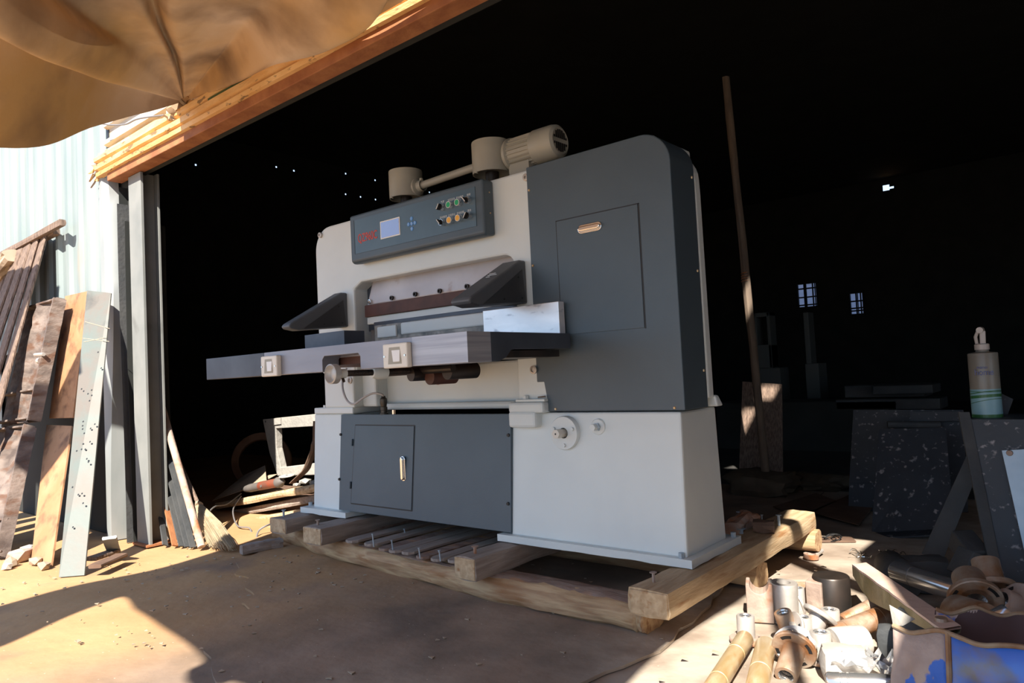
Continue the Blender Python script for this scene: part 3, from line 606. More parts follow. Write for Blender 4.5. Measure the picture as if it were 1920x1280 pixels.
# --- bases
def base(x0t, x1t, x0b, x1b, y0t, y0b, y1t, y1b, nm):
    b_ = MB().hexa([(x0b, y0b, .227), (x1b, y0b, .227), (x1b, y1b, .227), (x0b, y1b, .227)], [(x0t, y0t, .752), (x1t, y0t, .752), (x1t, y1t, .752), (x0t, y1t, .752)]).build(nm, 'cream', mc, bevel=.008)
    return b_
br = base(-2.068, -1.250, -2.055, -1.228, 2.452, 2.392, 2.755, 2.735, 'right_base')
bl = base(-3.560, -3.200, -3.530, -3.205, 2.452, 2.402, 2.75, 2.79, 'left_base')
def flange(x0, x1, y0, y1, seed):
    n = 40; per = []
    top = [(x0, y0), (x1, y0), (x1, y1), (x0, y1)]; mb = MB(); pts = []
    for i in range(4):
        a, c = top[i], top[(i + 1) % 4]
        for k in range(n): t = k / n; pts.append((a[0] + (c[0] - a[0]) * t, a[1] + (c[1] - a[1]) * t))
    N_ = len(pts); V = [(x, y, .232) for x, y in pts] + [(x, y, .201 + .012 * abs(noise.noise(Vector((x * 6, y * 6, seed))))) for x, y in pts]
    mb.add(V, [tuple(range(N_)), tuple(range(N_, 2 * N_))[::-1]] + [(i, N_ + i, N_ + (i + 1) % N_, (i + 1) % N_) for i in range(N_)])
    return mb
f_ = flange(-2.112, -1.196, 2.362, 2.80, 1).build('base_flange', 'cream', br)
f_ = flange(-3.60, -3.185, 2.362, 2.82, 2).build('base_flange', 'cream', bl)
for p_, pr in (((-1.245, 2.38, .232), br), ((-1.215, 2.77, .232), br), ((-3.585, 2.42, .232), bl)):
    b_ = MB(); hexnut(b_, p_, (0, 0, 1), .011, .018); b_.build('bolt', 'galv', pr)
# caps where the frame stands on the bases
MB().box(-3.545, -3.19, 2.44, 2.76, .752, .787).build('frame_foot', 'cream', mc, bevel=.006)
MB().box(-2.052, -1.86, 2.405, 2.60, .752, .800).box(-2.05, -1.90, 2.40, 2.50, .69, .76).build('frame_foot', 'cream', mc, bevel=.012)
MB().box(-2.02, -1.86, 2.42, 2.60, .80, .812).build('foot_plate', 'cream', mc, bevel=.003)
for (x, y, z) in ((-3.46, 2.46, .787), (-1.975, 2.44, .812)):
    b_ = MB(); hexnut(b_, (x, y, z), (0, 0, 1), .014, .014); b_.build('bolt', 'cream', mc)
q = at(1024, 740, 1, 2.43); MB().tube([(-1.90, 2.43, .818), (-1.862, 2.43, .822)], .004, 8).build('oil_nipple', 'chrome', mc)
# hub and plug on the right base (slightly tilted face)
nrm = Vector((0, -1, .0)); hub = at(1061, 811, 1, 2.437)
h_ = MB().lathe([(.022, .004), (.022, .018), (.0675, .018), (.0695, .015), (.0695, -.01)], hub, nrm, 44).build('shaft_flange', 'cream', br, smooth=True)
MB().lathe([(0, .002), (.0235, .002)], hub, nrm, 24).build('shaft_bore', 'black', h_)
b_ = MB(); hexnut(b_, hub + Vector((-.008, 0, 0)), nrm, .020, .062); b_.build('shaft_end', 'ivory', h_, bevel=.001)
MB().lathe([(0, .0625), (.004, .0625)], hub + Vector((-.008, 0, 0)), nrm, 10).build('centre_hole', 'black', h_)
for a in (160, 20, 272):
    a = math.radians(a); b_ = MB(); hexnut(b_, hub + Vector((math.cos(a) * .050, 0, math.sin(a) * .050)), nrm, .0085, .026); b_.build('bolt', 'cream', h_)
pl = at(1122, 800, 1, 2.445)
g_ = MB().lathe([(0, .006), (.030, .006), (.033, .003), (.033, -.01)], pl, nrm, 28).build('plug', 'cream', br, smooth=True)
b_ = MB(); hexnut(b_, pl + Vector((-.001, -.006, .0)), nrm, .017, .012); b_.build('plug_nut', 'galv', g_)
b_ = MB(); hexnut(b_, pl + Vector((-.004, -.018, .0)), nrm, .014, .022); b_.build('plug_nut', 'cream', g_)
# --- centre cabinet
cab = MB().hexa([(-3.272, 2.385, .238), (-2.052, 2.385, .238), (-2.052, 2.40, .238), (-3.272, 2.40, .238)], [(-3.290, 2.437, .748), (-2.065, 2.437, .748), (-2.065, 2.452, .748), (-3.290, 2.452, .748)]).build('cabinet_front', 'grey', mc, bevel=.002)
MB().box(-3.19, -2.075, 2.45, 2.52, .25, .742).build('cabinet_body', 'grey', mc)
tilt = lambda z: 2.385 + (z - .238) * (.052 / .51)
def onface(x, z, o=0): return (x, tilt(z) - o, z)
dx0, dx1, dz0, dz1 = -3.165, -2.690, .283, .690
dr2 = MB().hexa([onface(dx0, dz0, .004), onface(dx1, dz0, .004), onface(dx1, dz0, -.004), onface(dx0, dz0, -.004)], [onface(dx0 + .01, dz1, .004), onface(dx1, dz1, .004), onface(dx1, dz1, -.004), onface(dx0 + .01, dz1, -.004)]).build('cabinet_door', 'grey', cab, bevel=.001)
for (a, c) in (((dx0 - .004, dz0 - .004), (dx0 + .006, dz1 + .003)), ((dx1 + .004, dz0 - .004), (dx1 + .004, dz1 + .003)), ((dx0 - .004, dz0 - .004), (dx1 + .004, dz0 - .004)), ((dx0 + .006, dz1 + .003), (dx1 + .004, dz1 + .003))):
    MB().bar(onface(a[0], a[1], .0003), onface(c[0], c[1], .0003), .005, .001, up=(0, 1, 0)).build('door_gap', 'black', cab)
handle(Vector((-2.755, tilt(.48) - .004, .480)), .125, .032, dr2, horiz=False)
for z in (.60, .375): MB().tube([onface(dx0 - .012, z - .018, .006), onface(dx0 - .012, z + .018, .006)], .006, 10).build('hinge', 'grey', cab)
for (x, z) in ((-3.283, .64), (-3.277, .40), (-2.075, .655), (-2.07, .36)):
    MB().lathe([(0, .006), (.007, .006), (.008, 0)], onface(x, z, 0), (0, -1, 0), 12).build('screw', 'black', cab)
# connector and looping cable
q = at(720, 772, 1, 2.455); cn = MB().lathe([(0, 0), (.022, 0), (.022, .006), (.016, .008), (.016, .02), (.019, .022), (.019, .038), (.015, .04), (.017, .05), (.019, .06), (.019, .08), (.012, .088), (.010, .095)], (q.x, 2.455, .748), (0, 0, 1), 20).build('cable_connector', mat('connector_brass', (.05, .047, .04), rough=.35, metal=.5), mc, smooth=True)
pts = [Vector((q.x, 2.455, .84)), at(716, 739, 1, 2.44), at(700, 737, 1, 2.42), at(682, 745, 1, 2.40), at(664, 757, 1, 2.38), at(652, 752, 1, 2.38), at(644, 735, 1, 2.38), at(642, 718, 1, 2.40), at(645, 703, 1, 2.42), at(650, 690, 1, 2.44)]
def smoothpath(P, n=6):
    out_ = []
    for i in range(len(P) - 1):
        p0 = P[max(i - 1, 0)]; p1_ = P[i]; p2_ = P[i + 1]; p3 = P[min(i + 2, len(P) - 1)]
        for k in range(n):
            t = k / n; out_.append(.5 * ((2 * p1_) + (p2_ - p0) * t + (2 * p0 - 5 * p1_ + 4 * p2_ - p3) * t * t + (3 * p1_ - p0 - 3 * p2_ + p3) * t ** 3))
    return out_ + [P[-1]]
MB().tube(smoothpath([Vector(p) for p in pts]), .006, 8).build('cable', 'gcable', mc, smooth=True)
q = at(739, 772, 1, 2.455); b_ = MB(); hexnut(b_, (q.x, 2.455, .748), (0, 0, 1), .010, .022); b_.build('earth_bolt', 'chrome', mc)

# ================================================================== SKID
sk = root('timber_skid', (-2.4, 2.7, 0), 'rough timber skid of logs, squared beams and slats under the cutting machine', 'skid')
fb = [at(509, 1010, 2, 0), at(606, 1047, 2, 0), at(735, 1082, 2, 0), at(900, 1126, 2, 0), at(1185, 1190, 2, 0)]
path = [p + Vector((0, .065, .052)) for p in fb]; path[0].x += .02
path.append(path[-1] + (path[-1] - path[-2]).normalized() * .05)
MB().rough(path, .135, .105, seg=16, sq=3, jit=.006, n=44, seed=3).build('runner_log', 'woodx', sk, smooth=True)
# muddy upper skin of the front log
skin = [p + Vector((0, .012, .047)) for p in path[:-1]]
MB().rough(skin, .105, .022, seg=12, sq=3, jit=.004, n=44, seed=5).build('log_bark', 'bark', sk, smooth=True)
MB().rough([(-3.75, 2.93, .05), (-2.4, 2.93, .05), (-1.17, 2.93, .05)], .12, .10, seg=14, sq=3.5, jit=.004, n=24, seed=8).build('runner_log', 'woodx', sk, smooth=True)
MB().rough([(-3.7, 3.5, .055), (-2.4, 3.48, .055), (-1.12, 3.50, .075)], .10, .09, seg=14, sq=3.5, jit=.004, n=24, seed=9).build('runner_log', 'woodx', sk, smooth=True)
def timber(xa, xb, y0, y1, zb, m_, seed, name='cross_timber', xs=0):
    o = MB().rough([((xa + xb) / 2, y0, (zb + .2) / 2), ((xa + xb) / 2 + xs / 2, (y0 + y1) / 2, (zb + .2) / 2), ((xa + xb) / 2 + xs, y1, (zb + .2) / 2)], xb - xa, .198 - zb, seg=16, sq=9, jit=.0022, n=20, seed=seed).build(name, m_, sk, smooth=True)
    return o
timber(-3.66, -3.50, 2.205, 3.6, .115, 'dustwood', 1)
timber(-3.26, -3.10, 2.150, 3.6, .110, 'dustwood', 2)
timber(-2.115, -1.995, 2.095, 3.6, .105, 'dustwood', 3)
timber(-1.288, -1.140, 2.080, 3.55, .110, 'wood', 4)
# saw-cut end faces
for (xa, xb, y, zb) in ((-3.655, -3.505, 2.2035, .12), (-3.255, -3.105, 2.1485, .115), (-2.11, -2.0, 2.0935, .11), (-1.283, -1.145, 2.0785, .115)):
    MB().box(xa, xb, y - .003, y + .004, zb, .195).build('sawn_end', 'wood', sk, bevel=.004)
for i, (px, py) in enumerate(((620.6, 1010), (652.8, 1018), (688, 1026), (714, 1032), (733.6, 1037), (757.8, 1042), (785, 1047), (812.7, 1053), (845, 1058))):
    q = at(px, py, 2, .125); wd = .085 if i < 3 else .072
    tp = [(q.x - wd / 2, q.y + .03), (q.x - wd * .3, q.y + .004), (q.x, q.y - .003), (q.x + wd * .3, q.y + .004), (q.x + wd / 2, q.y + .03), (q.x + wd / 2 + .03, 3.5), (q.x - wd / 2 + .03, 3.5)]
    MB().prism([(x, y, .122 + .004 * (i % 3)) for x, y in tp], (0, 0, .013)).build('slat', 'dustwood' if i % 3 else 'bark', sk, bevel=.002)
def nail(p, h, rr=.003, lean=(0, 0), par=sk, m_='galv'):
    p = Vector(p); t = p + Vector((lean[0], lean[1], h)); o = MB().tube([p, t], rr, 6); o.lathe([(0, .002), (rr * 2.2, .002), (rr * 2.2, 0), (0, 0)], t, t - p, 8); return o.build('nail', m_, par)
for (px, py, h) in ((701, 1025, .06), (737, 1034, .05), (788, 1047, .045), (826, 1052, .045), (760, 1003, .03)):
    nail(at(px, py, 2, .13), h, .003, (-.006, 0))
for (px, py, z, h, rr) in ((532, 968, .198, .035, .006), (596, 984, .198, .025, .006), (891, 1038, .198, .03, .007), (1226, 1093, .198, .035, .006), (1429, 978, .198, .03, .003), (1461, 985, .198, .045, .006), (1388, 985, .198, .06, .007)):
    nail(at(px, py, 2, z), h, rr, m_='castrust' if px in (596, 891, 1226) else 'galv')
nail(at(1390, 1000, 2, .198), .02, .009)
# offcuts lying on the right beam
wb = root('timber_offcut', at(1400, 975, 2, .2), 'two split wood blocks wedged behind the base on the right skid beam', 'wood block')
MB().rough([at(1372, 992, 2, .215), at(1400, 968, 2, .235)], .07, .06, seg=10, sq=6, jit=.004, n=5, seed=21).build('block', 'castrust', wb)
MB().rough([at(1388, 985, 2, .215), at(1414, 970, 2, .230)], .06, .05, seg=10, sq=6, jit=.004, n=5, seed=22).build('block', 'castrust', wb)
o = MB().rough([at(1412, 985, 2, .225), at(1452, 986, 2, .225)], .07, .045, seg=10, sq=8, jit=.003, n=5, seed=23).build('brown_block', 'darkwood'); tag(o, 'reddish brown wooden block lying on the right skid beam behind the machine', 'wood block')

# ================================================================== LEFT SIDE ITEMS
rl = MB().rough([at(-60, 512, 1, 1.80), at(118, 417, 1, 1.82)], .04, .045, seg=8, sq=8, jit=.002, n=8, seed=31).build('long_batten', 'oldwood'); tag(rl, 'long grey wooden batten lying over the tops of leaning boards', 'batten')
MB().rough([at(60, 458, 1, 1.87), at(105, 434, 1, 1.87)], .05, .05, seg=8, sq=8, jit=.002, n=4, seed=32)
o = MB().rough([at(40, 468, 1, 1.86), at(106, 433, 1, 1.86)], .045, .05, seg=8, sq=8, jit=.002, n=5, seed=33).build('short_batten', 'oldwood'); tag(o, 'short wooden batten end sticking out under the long batten', 'batten')
bd = [((82, 446), (-12, 790)), ((67, 452), (-36, 800)), ((53, 460), (-62, 800)), ((38, 468), (-85, 800)), ((15, 500), (-100, 790))]
for i, (a, c) in enumerate(bd):
    p0 = at(*a, 1, 1.84 - .01 * i); p1 = at(*c, 1, 1.45 - .02 * i); d = (p1 - p0).normalized(); k = (p1.z - .0) / -d.z; p2 = p1 + d * k
    o = MB().rough([p2, p0], .165, .022, seg=8, sq=10, jit=.0015, up=(0, 1, .2), n=6, seed=40 + i).build('leaning_board', 'oldwood')
    tag(o, ['rightmost weathered board leaning under the battens by the pale wall', 'second weathered leaning board from the right under the battens', 'middle weathered board leaning under the battens', 'fourth weathered leaning board from the right, under the long batten', 'leftmost weathered board leaning at the frame edge'][i], 'board', 'weathered boards leaning on the corrugated wall')
o = MB().rough([at(-10, 520, 1, 1.72), at(22, 478, 1, 1.76)], .13, .09, seg=14, sq=3, jit=.012, n=6, seed=50).build('rolled_sack', 'card'); tag(o, 'tan rolled sack stuffed under the long batten', 'sack')
# two rusty brown plates, one above the other
def slabq(a, b_, c, d, th, nm, m_, par=None, bevel=.001):   # four corners (world) ccw + thickness along normal away from camera
    a, b_, c, d = map(Vector, (a, b_, c, d)); n_ = (b_ - a).cross(d - a).normalized()
    if n_.dot(a - Vector(CAM)) < 0: n_ = -n_
    return MB().prism([a, b_, c, d], n_ * th).build(nm, m_, par, bevel=bevel)
P = lambda px, py, y: at(px, py, 1, y)
o = slabq(P(122, 555, 1.85), P(166, 545, 1.85), P(136, 783, 1.73), P(92, 784, 1.71), .01, 'rust_plate', 'ply'); tag(o, 'orange brown rusty plate leaning on the wall, the upper one', 'metal plate')
a_, b_ = at(58, 1052, 2, 0), at(95, 1062, 2, 0)
o = slabq(P(87, 796, 1.70), P(134, 798, 1.72), b_, a_, .012, 'rust_plate', 'ply'); tag(o, 'orange brown rusty plate leaning below the upper one, foot on the ground', 'metal plate')
# speckled steel strip
a_, b_ = at(110, 1082, 2, 0), at(158, 1078, 2, 0)
sp = root('drilled_strip', a_, 'tall grey green drilled steel strip leaning in front of the rusty plates', 'metal strip')
tl, tr_ = P(163, 544, 1.77), P(208, 549, 1.84)
slabq(tl, tr_, b_, a_, .008, 'plate', 'greenplate', sp)
nn = (tr_ - tl).cross(a_ - tl).normalized(); nn = nn if nn.dot(tl - Vector(CAM)) < 0 else -nn
for (px, py) in ((153, 729), (157, 733), (172, 731), (165, 738), (172, 741), (168, 751), (156, 790), (155, 798), (155, 804), (158, 812), (178, 795), (170, 803), (169, 828), (156, 832), (144, 845), (153, 842), (160, 842), (163, 860), (166, 866), (136, 913), (147, 927), (154, 925), (156, 943), (137, 988), (184, 660), (190, 690)):
    d = Vector(at(px, py, 1, 2)) - Vector(CAM); t = (tl - Vector(CAM)).dot(nn) / d.dot(nn); q = Vector(CAM) + d * t
    MB().lathe([(0, .0006), (.0055, .0006)], q, nn, 8).build('hole', 'black', sp)
for (pa, pb_) in (((160, 603), (206, 616)), ((156, 634), (205, 640)), ((157, 641), (200, 632))):
    qq = []
    for (px, py) in (pa, pb_):
        d = Vector(at(px, py, 1, 2)) - Vector(CAM); t = (tl - Vector(CAM)).dot(nn) / d.dot(nn); qq.append(Vector(CAM) + d * t + nn * .001)
    MB().bar(qq[0], qq[1], .003, .001, up=nn).build('scratch_weld', 'card', sp)
# two rusted channel castings
def channel(tl, tr, br, bl, nm, lab, seed):
    rt = root('rusty_channel', bl, lab, 'metal channel')
    tl, tr, br, bl = map(Vector, (tl, tr, br, bl)); n_ = (tr - tl).cross(bl - tl).normalized(); n_ = n_ if n_.dot(tl - Vector(CAM)) < 0 else -n_
    n = 26; dn = (br - tr) / n; wv = (tr - tl)
    slabq(tl, tr, br, bl, .008, 'web', 'channelrust', rt)
    # raised curved gutter at the right margin
    rows = []
    for i in range(n + 1):
        t = i / n; R_ = tr.lerp(br, t); L_ = tl.lerp(bl, t); w_ = (R_ - L_)
        wob = .05 * noise.noise(Vector((i * .5, seed, 0)))
        rows.append([L_ + w_ * (.48 + wob) + n_ * .004, L_ + w_ * (.50 + wob) + n_ * .055, L_ + w_ * (.58 + wob) + n_ * .03, L_ + w_ * .80 + n_ * .015, L_ + w_ * (.93 + wob * .2) + n_ * .06, L_ + w_ * (1.0 + wob * .3) + n_ * .07, L_ + w_ * (1.02 + wob * .3) - n_ * .005])
    MB().grid(rows).build('gutter', 'channelrust', rt, smooth=True)
    for t in ((0.0, .02), (.74, .77), (.97, 1.0)):
        a, c = tl.lerp(bl, t[0]), tr.lerp(br, t[0]); 
        MB().bar(a + n_ * .02, c + n_ * .025, .05, .014, up=(br - tr)).build('rib', 'channelrust', rt, bevel=.003)
    return rt, n_
rt, n_ = channel(P(50, 582, 1.78), P(122, 562, 1.78), P(74, 790, 1.62), P(2, 800, 1.60), '', 'rust crusted steel channel with curled lip, the upper of two', 1)
MB().lathe([(.012, -.01), (.02, -.01), (.02, .01), (.012, .01), (.012, -.01)], P(74, 676, 1.64), (1, .3, 0), 12).build('shackle', 'bush', rt)
MB().tube([P(66, 665, 1.64), P(82, 664, 1.64)], .012, 8).build('shackle_pin', 'bush', rt)
channel(P(-6, 810, 1.58), P(66, 802, 1.60), at(14, 1046, 2, 0), at(-60, 1046, 2, 0), '', 'rust crusted steel channel standing on the ground, the lower of two', 2)
# rubble and paper at the foot of the boards
for i, (px, py, sz, m_) in enumerate(((38, 1040, .09, 'castrust'), (55, 1030, .07, 'cast'), (68, 1052, .05, 'card'), (20, 1055, .05, 'card'), (12, 1062, .035, 'cast'), (82, 1060, .045, 'card'))):
    q = at(px, py, 2, sz * .35); mb = MB(); bm = bmesh.new(); bmesh.ops.create_icosphere(bm, subdivisions=1, radius=sz)
    for v in bm.verts: v.co = Vector((v.co.x * random.uniform(.6, 1.1), v.co.y * random.uniform(.5, 1), v.co.z * random.uniform(.4, .9)))
    mb.add([v.co + q for v in bm.verts], [[v.index for v in f.verts] for f in bm.faces]); bm.free()
    o = mb.build('rubble_lump', m_); tag(o, ['largest angular rubble lump at the foot of the leaning plates', 'grey rubble lump behind the largest lump near the leaning plates', 'crumpled tan paper wad beside the rubble at the plate foot', 'flat tan scrap left of the rubble lumps', 'small grey stone at the far left below the channel', 'crumpled tan paper nearest the drilled strip'][i], 'rubble')
for i, (a, c, m_, lab) in enumerate((((170, 1048), (215, 1032), 'oldwood', 'short grey board offcut lying behind the drilled strip'), ((205, 1008), (216, 1040), 'flash', 'upright pale offcut standing beside the folded door sheets'), ((178, 1062), (228, 1040), 'darkwood', 'dark splintered offcut lying behind the drilled strip'))):
    p0, p1 = at(*a, 2, .05 if i != 1 else .15), at(*c, 2, .05 if i != 1 else .01)
    o = MB().rough([p0, p1], .07, .02, seg=8, sq=8, jit=.002, n=4, seed=60 + i).build('board_offcut', m_); tag(o, lab, 'offcut')

# behind the post: leaning pipe and dark flat bars
p1 = at(378, 1025, 2, .02); p0 = P(287, 705, 2.12)
o = MB().tube([p1, p0], .022, 12).build('leaning_pipe', 'rust2', smooth=True); tag(o, 'rusty brown pipe leaning inside the doorway next to the grey post', 'pipe')
o.data.materials[0] = M['castrust']
for i, (bx_, tx, m_) in enumerate(((362, 292, 'darkcast'), (352, 289, 'darkcast'), (341, 287, 'darkcast'), (328, 285, 'rust'), (310, 284, 'darkcast'))):
    p1 = at(bx_, 1026 - i, 2, .01); p0 = P(tx, 760 + i * 22, 2.14 + .02 * i)
    o = MB().bar(p1, p0, .035, .008, up=(1, 0, 0)).build('flat_bar', m_)
    tag(o, ['dark flat bar leaning nearest the rusty pipe', 'second dark flat bar from the rusty pipe', 'middle dark flat bar leaning behind the post', 'rust orange flat bar among dark ones by the post', 'dark flat bar leaning closest to the grey post'][i], 'metal bar', 'flat bars leaning inside the doorway')
# broom
bq = at(412, 1024, 2, .02); bt = P(372, 945, 2.22)
bm_ = root('straw_broom', bq, 'pale straw broom standing on its bristles beside the leaning pipe', 'broom')
st = MB(); axd = (bt - bq).normalized()
for k in range(420):
    a = random.uniform(0, 2 * math.pi); rr = math.sqrt(random.random()); s0 = bt + Vector((math.cos(a), math.sin(a), 0)) * .02 * rr
    side_ = Vector((math.cos(a) * .13 + .02, math.sin(a) * .05, 0)) * rr; e_ = bq + side_ + Vector((random.uniform(-.015, .03), 0, random.uniform(-.01, .03)))
    mid = s0.lerp(e_, .5) + side_ * .25
    st.tube([s0, mid, e_], [.0014, .0012, .0009], 3, cap=False)
tag(st.build('bristles', 'straw', bm_), kind='stuff')
MB().tube([bt - axd * .02, bt + axd * .03], [.026, .014], 10).build('binding', 'card', bm_)
MB().tube([bt, P(338, 868, 2.3)], .012, 8).build('broom_handle', 'oldwood', bm_)

# wood pile inside, behind the machine's left foot
def plank(a, c, w_, h, m_, lab, seed, cat='plank', nm='plank'):
    o = MB().rough([a, c], w_, h, seg=12, sq=9, jit=.003, n=10, seed=seed).build(nm, m_); tag(o, lab, cat); return o
plank(P(425, 945, 2.85), P(640, 905, 2.95), .20, .05, 'wood', 'thick fresh plank under the angle grinder', 70)
plank(P(440, 962, 2.90), P(640, 925, 2.98), .16, .05, 'dustwood', 'shaded plank just below the top one in the pile', 71)
plank(P(455, 978, 2.80), P(640, 945, 2.85), .10, .03, 'wood', 'pale thin board low in the pile behind the skid', 72)
plank(P(435, 1012, 2.60), P(530, 985, 2.70), .14, .04, 'wood', 'flat pale board on the ground beside the broom', 73)
plank(at(452, 1030, 2, .03), at(528, 1016, 2, .03), .06, .05, 'dustwood', 'dark weathered stub in front of the skid log end', 74, 'wood block', 'wood_stub')
for i, (px, py, y, sz) in enumerate(((470, 985, 2.75, .05), (560, 962, 3.0, .04))):
    pass
o = MB().box(-5.4, -4.3, 3.0, 3.35, 0, .12).build('pile_bearer', 'darkwood', bevel=.01); tag(o, 'dark squared bearer holding up the plank pile', 'timber')
# grinder
g0, g1 = P(452, 918, 2.80), P(553, 898, 2.84)
gz = root('angle_grinder', g0, 'orange and grey electric angle grinder lying on the plank pile', 'power tool')
d = (g1 - g0); L_ = d.length; dn = d.normalized()
MB().lathe([(0, 0), (.022, 0), (.026, .03), (.030, .06), (.030, L_ * .40), (0, L_ * .40)], g0 + dn * .06, dn, 20).build('rear_housing', 'greyplast', gz, smooth=True)
MB().lathe([(.029, 0), (.031, .005), (.032, L_ * .30), (.028, L_ * .32)], g0 + dn * (.06 + L_ * .28), dn, 20).build('motor_housing', 'orange', gz, smooth=True)
MB().lathe([(.03, 0), (.038, .006), (.038, .03), (.022, .05), (.012, .075), (0, .08)], g0 + dn * (.06 + L_ * .60), dn, 20).build('gear_head', 'greyplast', gz, smooth=True)
MB().lathe([(0, 0), (.012, 0), (.012, .05), (0, .05)], g0 + dn * (.02), dn, 12).build('cable_sleeve', 'greyplast', gz)
MB().lathe([(.0, .0), (.010, 0), (.010, .005), (0, .005)], g0 + dn * (.06 + L_ * .35) + Vector((.012, -.028, 0)), (0.1, -1, 0), 12).build('switch_knob', 'greyplast', gz)
o = MB().lathe([(.01, .006), (.055, .004), (.056, 0), (.01, 0)], P(538, 892, 2.85), (0, -.1, 1), 24).build('grinding_disc', 'cast'); tag(o, 'pale thin grinding disc lying above the angle grinder', 'disc')
cb = smoothpath([P(452, 925, 2.80), P(425, 945, 2.65), P(402, 950, 2.45), P(385, 972, 2.3), P(388, 1000, 2.28), P(410, 1015, 2.3), P(440, 1010, 2.4), P(470, 1012, 2.45), P(468, 990, 2.5), P(445, 985, 2.5), P(437, 955, 2.65), P(452, 930, 2.78)])
o = MB().tube(cb, .005, 6).build('power_cord', 'cable', smooth=True); tag(o, 'dark looping power cord hanging from the angle grinder over the broom', 'cord')
cb = smoothpath([P(480, 1012, 2.4), P(485, 995, 2.45), P(500, 985, 2.5), P(520, 978, 2.6)])
o = MB().tube(cb, .006, 6).build('power_cord', 'cable', smooth=True); tag(o, 'short dark cord with plug beside the skid log end', 'cord')
# sheets, rag, rubble, frame casting
o = slabq(P(398, 938, 2.75), P(500, 903, 2.85), P(497, 872, 3.2), P(458, 890, 3.2), .004, 'cardboard_sheet', 'card'); tag(o, 'tilted tan cardboard sheet on the pile above the grinder cable', 'cardboard')
o = slabq(P(490, 905, 3.0), P(520, 888, 3.0), P(505, 890, 3.1), P(480, 897, 3.1), .004, 'cardboard_scrap', 'card'); tag(o, 'small tan cardboard scrap behind the angle grinder', 'cardboard')
o = MB().rough([P(440, 918, 2.98), P(475, 912, 2.98)], .06, .04, seg=10, sq=2, jit=.012, n=6, seed=80).build('blue_rag', 'bluecloth'); tag(o, 'blue and green rag behind the grinder tail', 'rag')
for i, (px, py, sz) in enumerate(((572, 902, .05), (590, 905, .04), (556, 908, .03))):
    q = P(px, py, 3.05); bm = bmesh.new(); bmesh.ops.create_icosphere(bm, subdivisions=1, radius=sz)
    mb = MB(); mb.add([Vector((v.co.x * random.uniform(.9, 1.3), v.co.y, v.co.z * random.uniform(.3, .6))) + q for v in bm.verts], [[v.index for v in f.verts] for f in bm.faces]); bm.free()
    o = mb.build('plaster_lump', 'plaster'); tag(o, ['large pale plaster lump beside the left base foot', 'pale plaster lump touching the left machine base', 'small pale plaster lump near the grinder head'][i], 'rubble')
hf = root('housing_frame', P(540, 885, 3.25), 'light grey cast square frame standing behind the plank pile', 'casting')
op = [P(492, 786, 3.2), P(600, 775, 3.2), P(600, 890, 3.2), P(520, 892, 3.2), P(505, 850, 3.2)]
ip = [P(517, 803, 3.2), P(586, 799, 3.2), P(590, 868, 3.2), P(526, 876, 3.2), P(518, 840, 3.2)]
mb = MB(); n5 = 5; V = [p for p in op] + [p for p in ip] + [p + Vector((0, .06, 0)) for p in op] + [p + Vector((0, .06, 0)) for p in ip]; Fs = []
for i in range(5):
    j = (i + 1) % 5; Fs += [(i, j, 5 + j, 5 + i), (10 + i, 15 + i, 15 + j, 10 + j), (i, 10 + i, 10 + j, j), (5 + i, 5 + j, 15 + j, 15 + i)]
mb.add(V, Fs); mb.build('frame', 'plaster', hf, bevel=.006)
slabq(P(494, 786, 3.19), P(526, 783, 3.19), P(526, 795, 3.19), P(510, 797, 3.19), .01, 'corner_lug', 'plaster', hf)
MB().lathe([(0, .002), (.009, .002)], P(498, 790, 3.185), (0, -1, 0), 12).build('hole', 'black', hf)
for (y, px, lab) in ((3.5, 478, 'dark worn rubber ring standing left of the cast frame'),):
    q = P(490, 850, y); q.z = .26; o = MB().lathe([(.19, -.05), (.25, -.06), (.26, .0), (.25, .05), (.19, .05), (.19, -.05)], q, (.9, -.6, .2), 32).build('rubber_ring', 'darkwood', smooth=True); tag(o, lab, 'ring')
o = MB().rough([P(548, 905, 3.15), P(575, 880, 3.1), P(590, 840, 3.05), P(592, 790, 3.05)], .05, .02, seg=8, sq=5, jit=.002, n=14, seed=83).build('curved_strip', 'darkwood'); tag(o, 'brown curved strip arching up against the left machine base', 'strip')

# ================================================================== RIGHT: JUNK PILE
def local_thing(name, base, axis, label, cat, group=None):
    rt = root(name, base, label, cat, group, local=True)
    x, y, z = frame_of(axis); rt.rotation_euler = Matrix((x, y, z)).transposed().to_euler(); return rt
def lp(mb, nm, m_, rt, smooth=True, bevel=0):
    o = mb.build(nm, m_, None, smooth=smooth, bevel=bevel); o.parent = rt; return o
def shaft(name, p0, p1, rr, m_, label, grooves=(), tip=0, fork=False):
    p0, p1 = Vector(p0), Vector(p1); rt = local_thing(name, p0, p1 - p0, label, 'shaft'); L = (p1 - p0).length
    prof = [(0, 0), (rr * .7, 0), (rr * .9, .004), (rr, .008)]
    for g in grooves: prof += [(rr, L * g - .003), (rr * .93, L * g - .002), (rr * .93, L * g + .002), (rr, L * g + .003)]
    if tip: prof += [(rr, L - tip), (rr * .55, L - .004), (rr * .5, L), (0, L)]
    else: prof += [(rr, L - .005), (rr * .92, L), (rr * .25, L), (rr * .2, L - .006), (0, L - .006)]
    lp(MB().lathe(prof, seg=28), 'rod', m_, rt)
    return rt
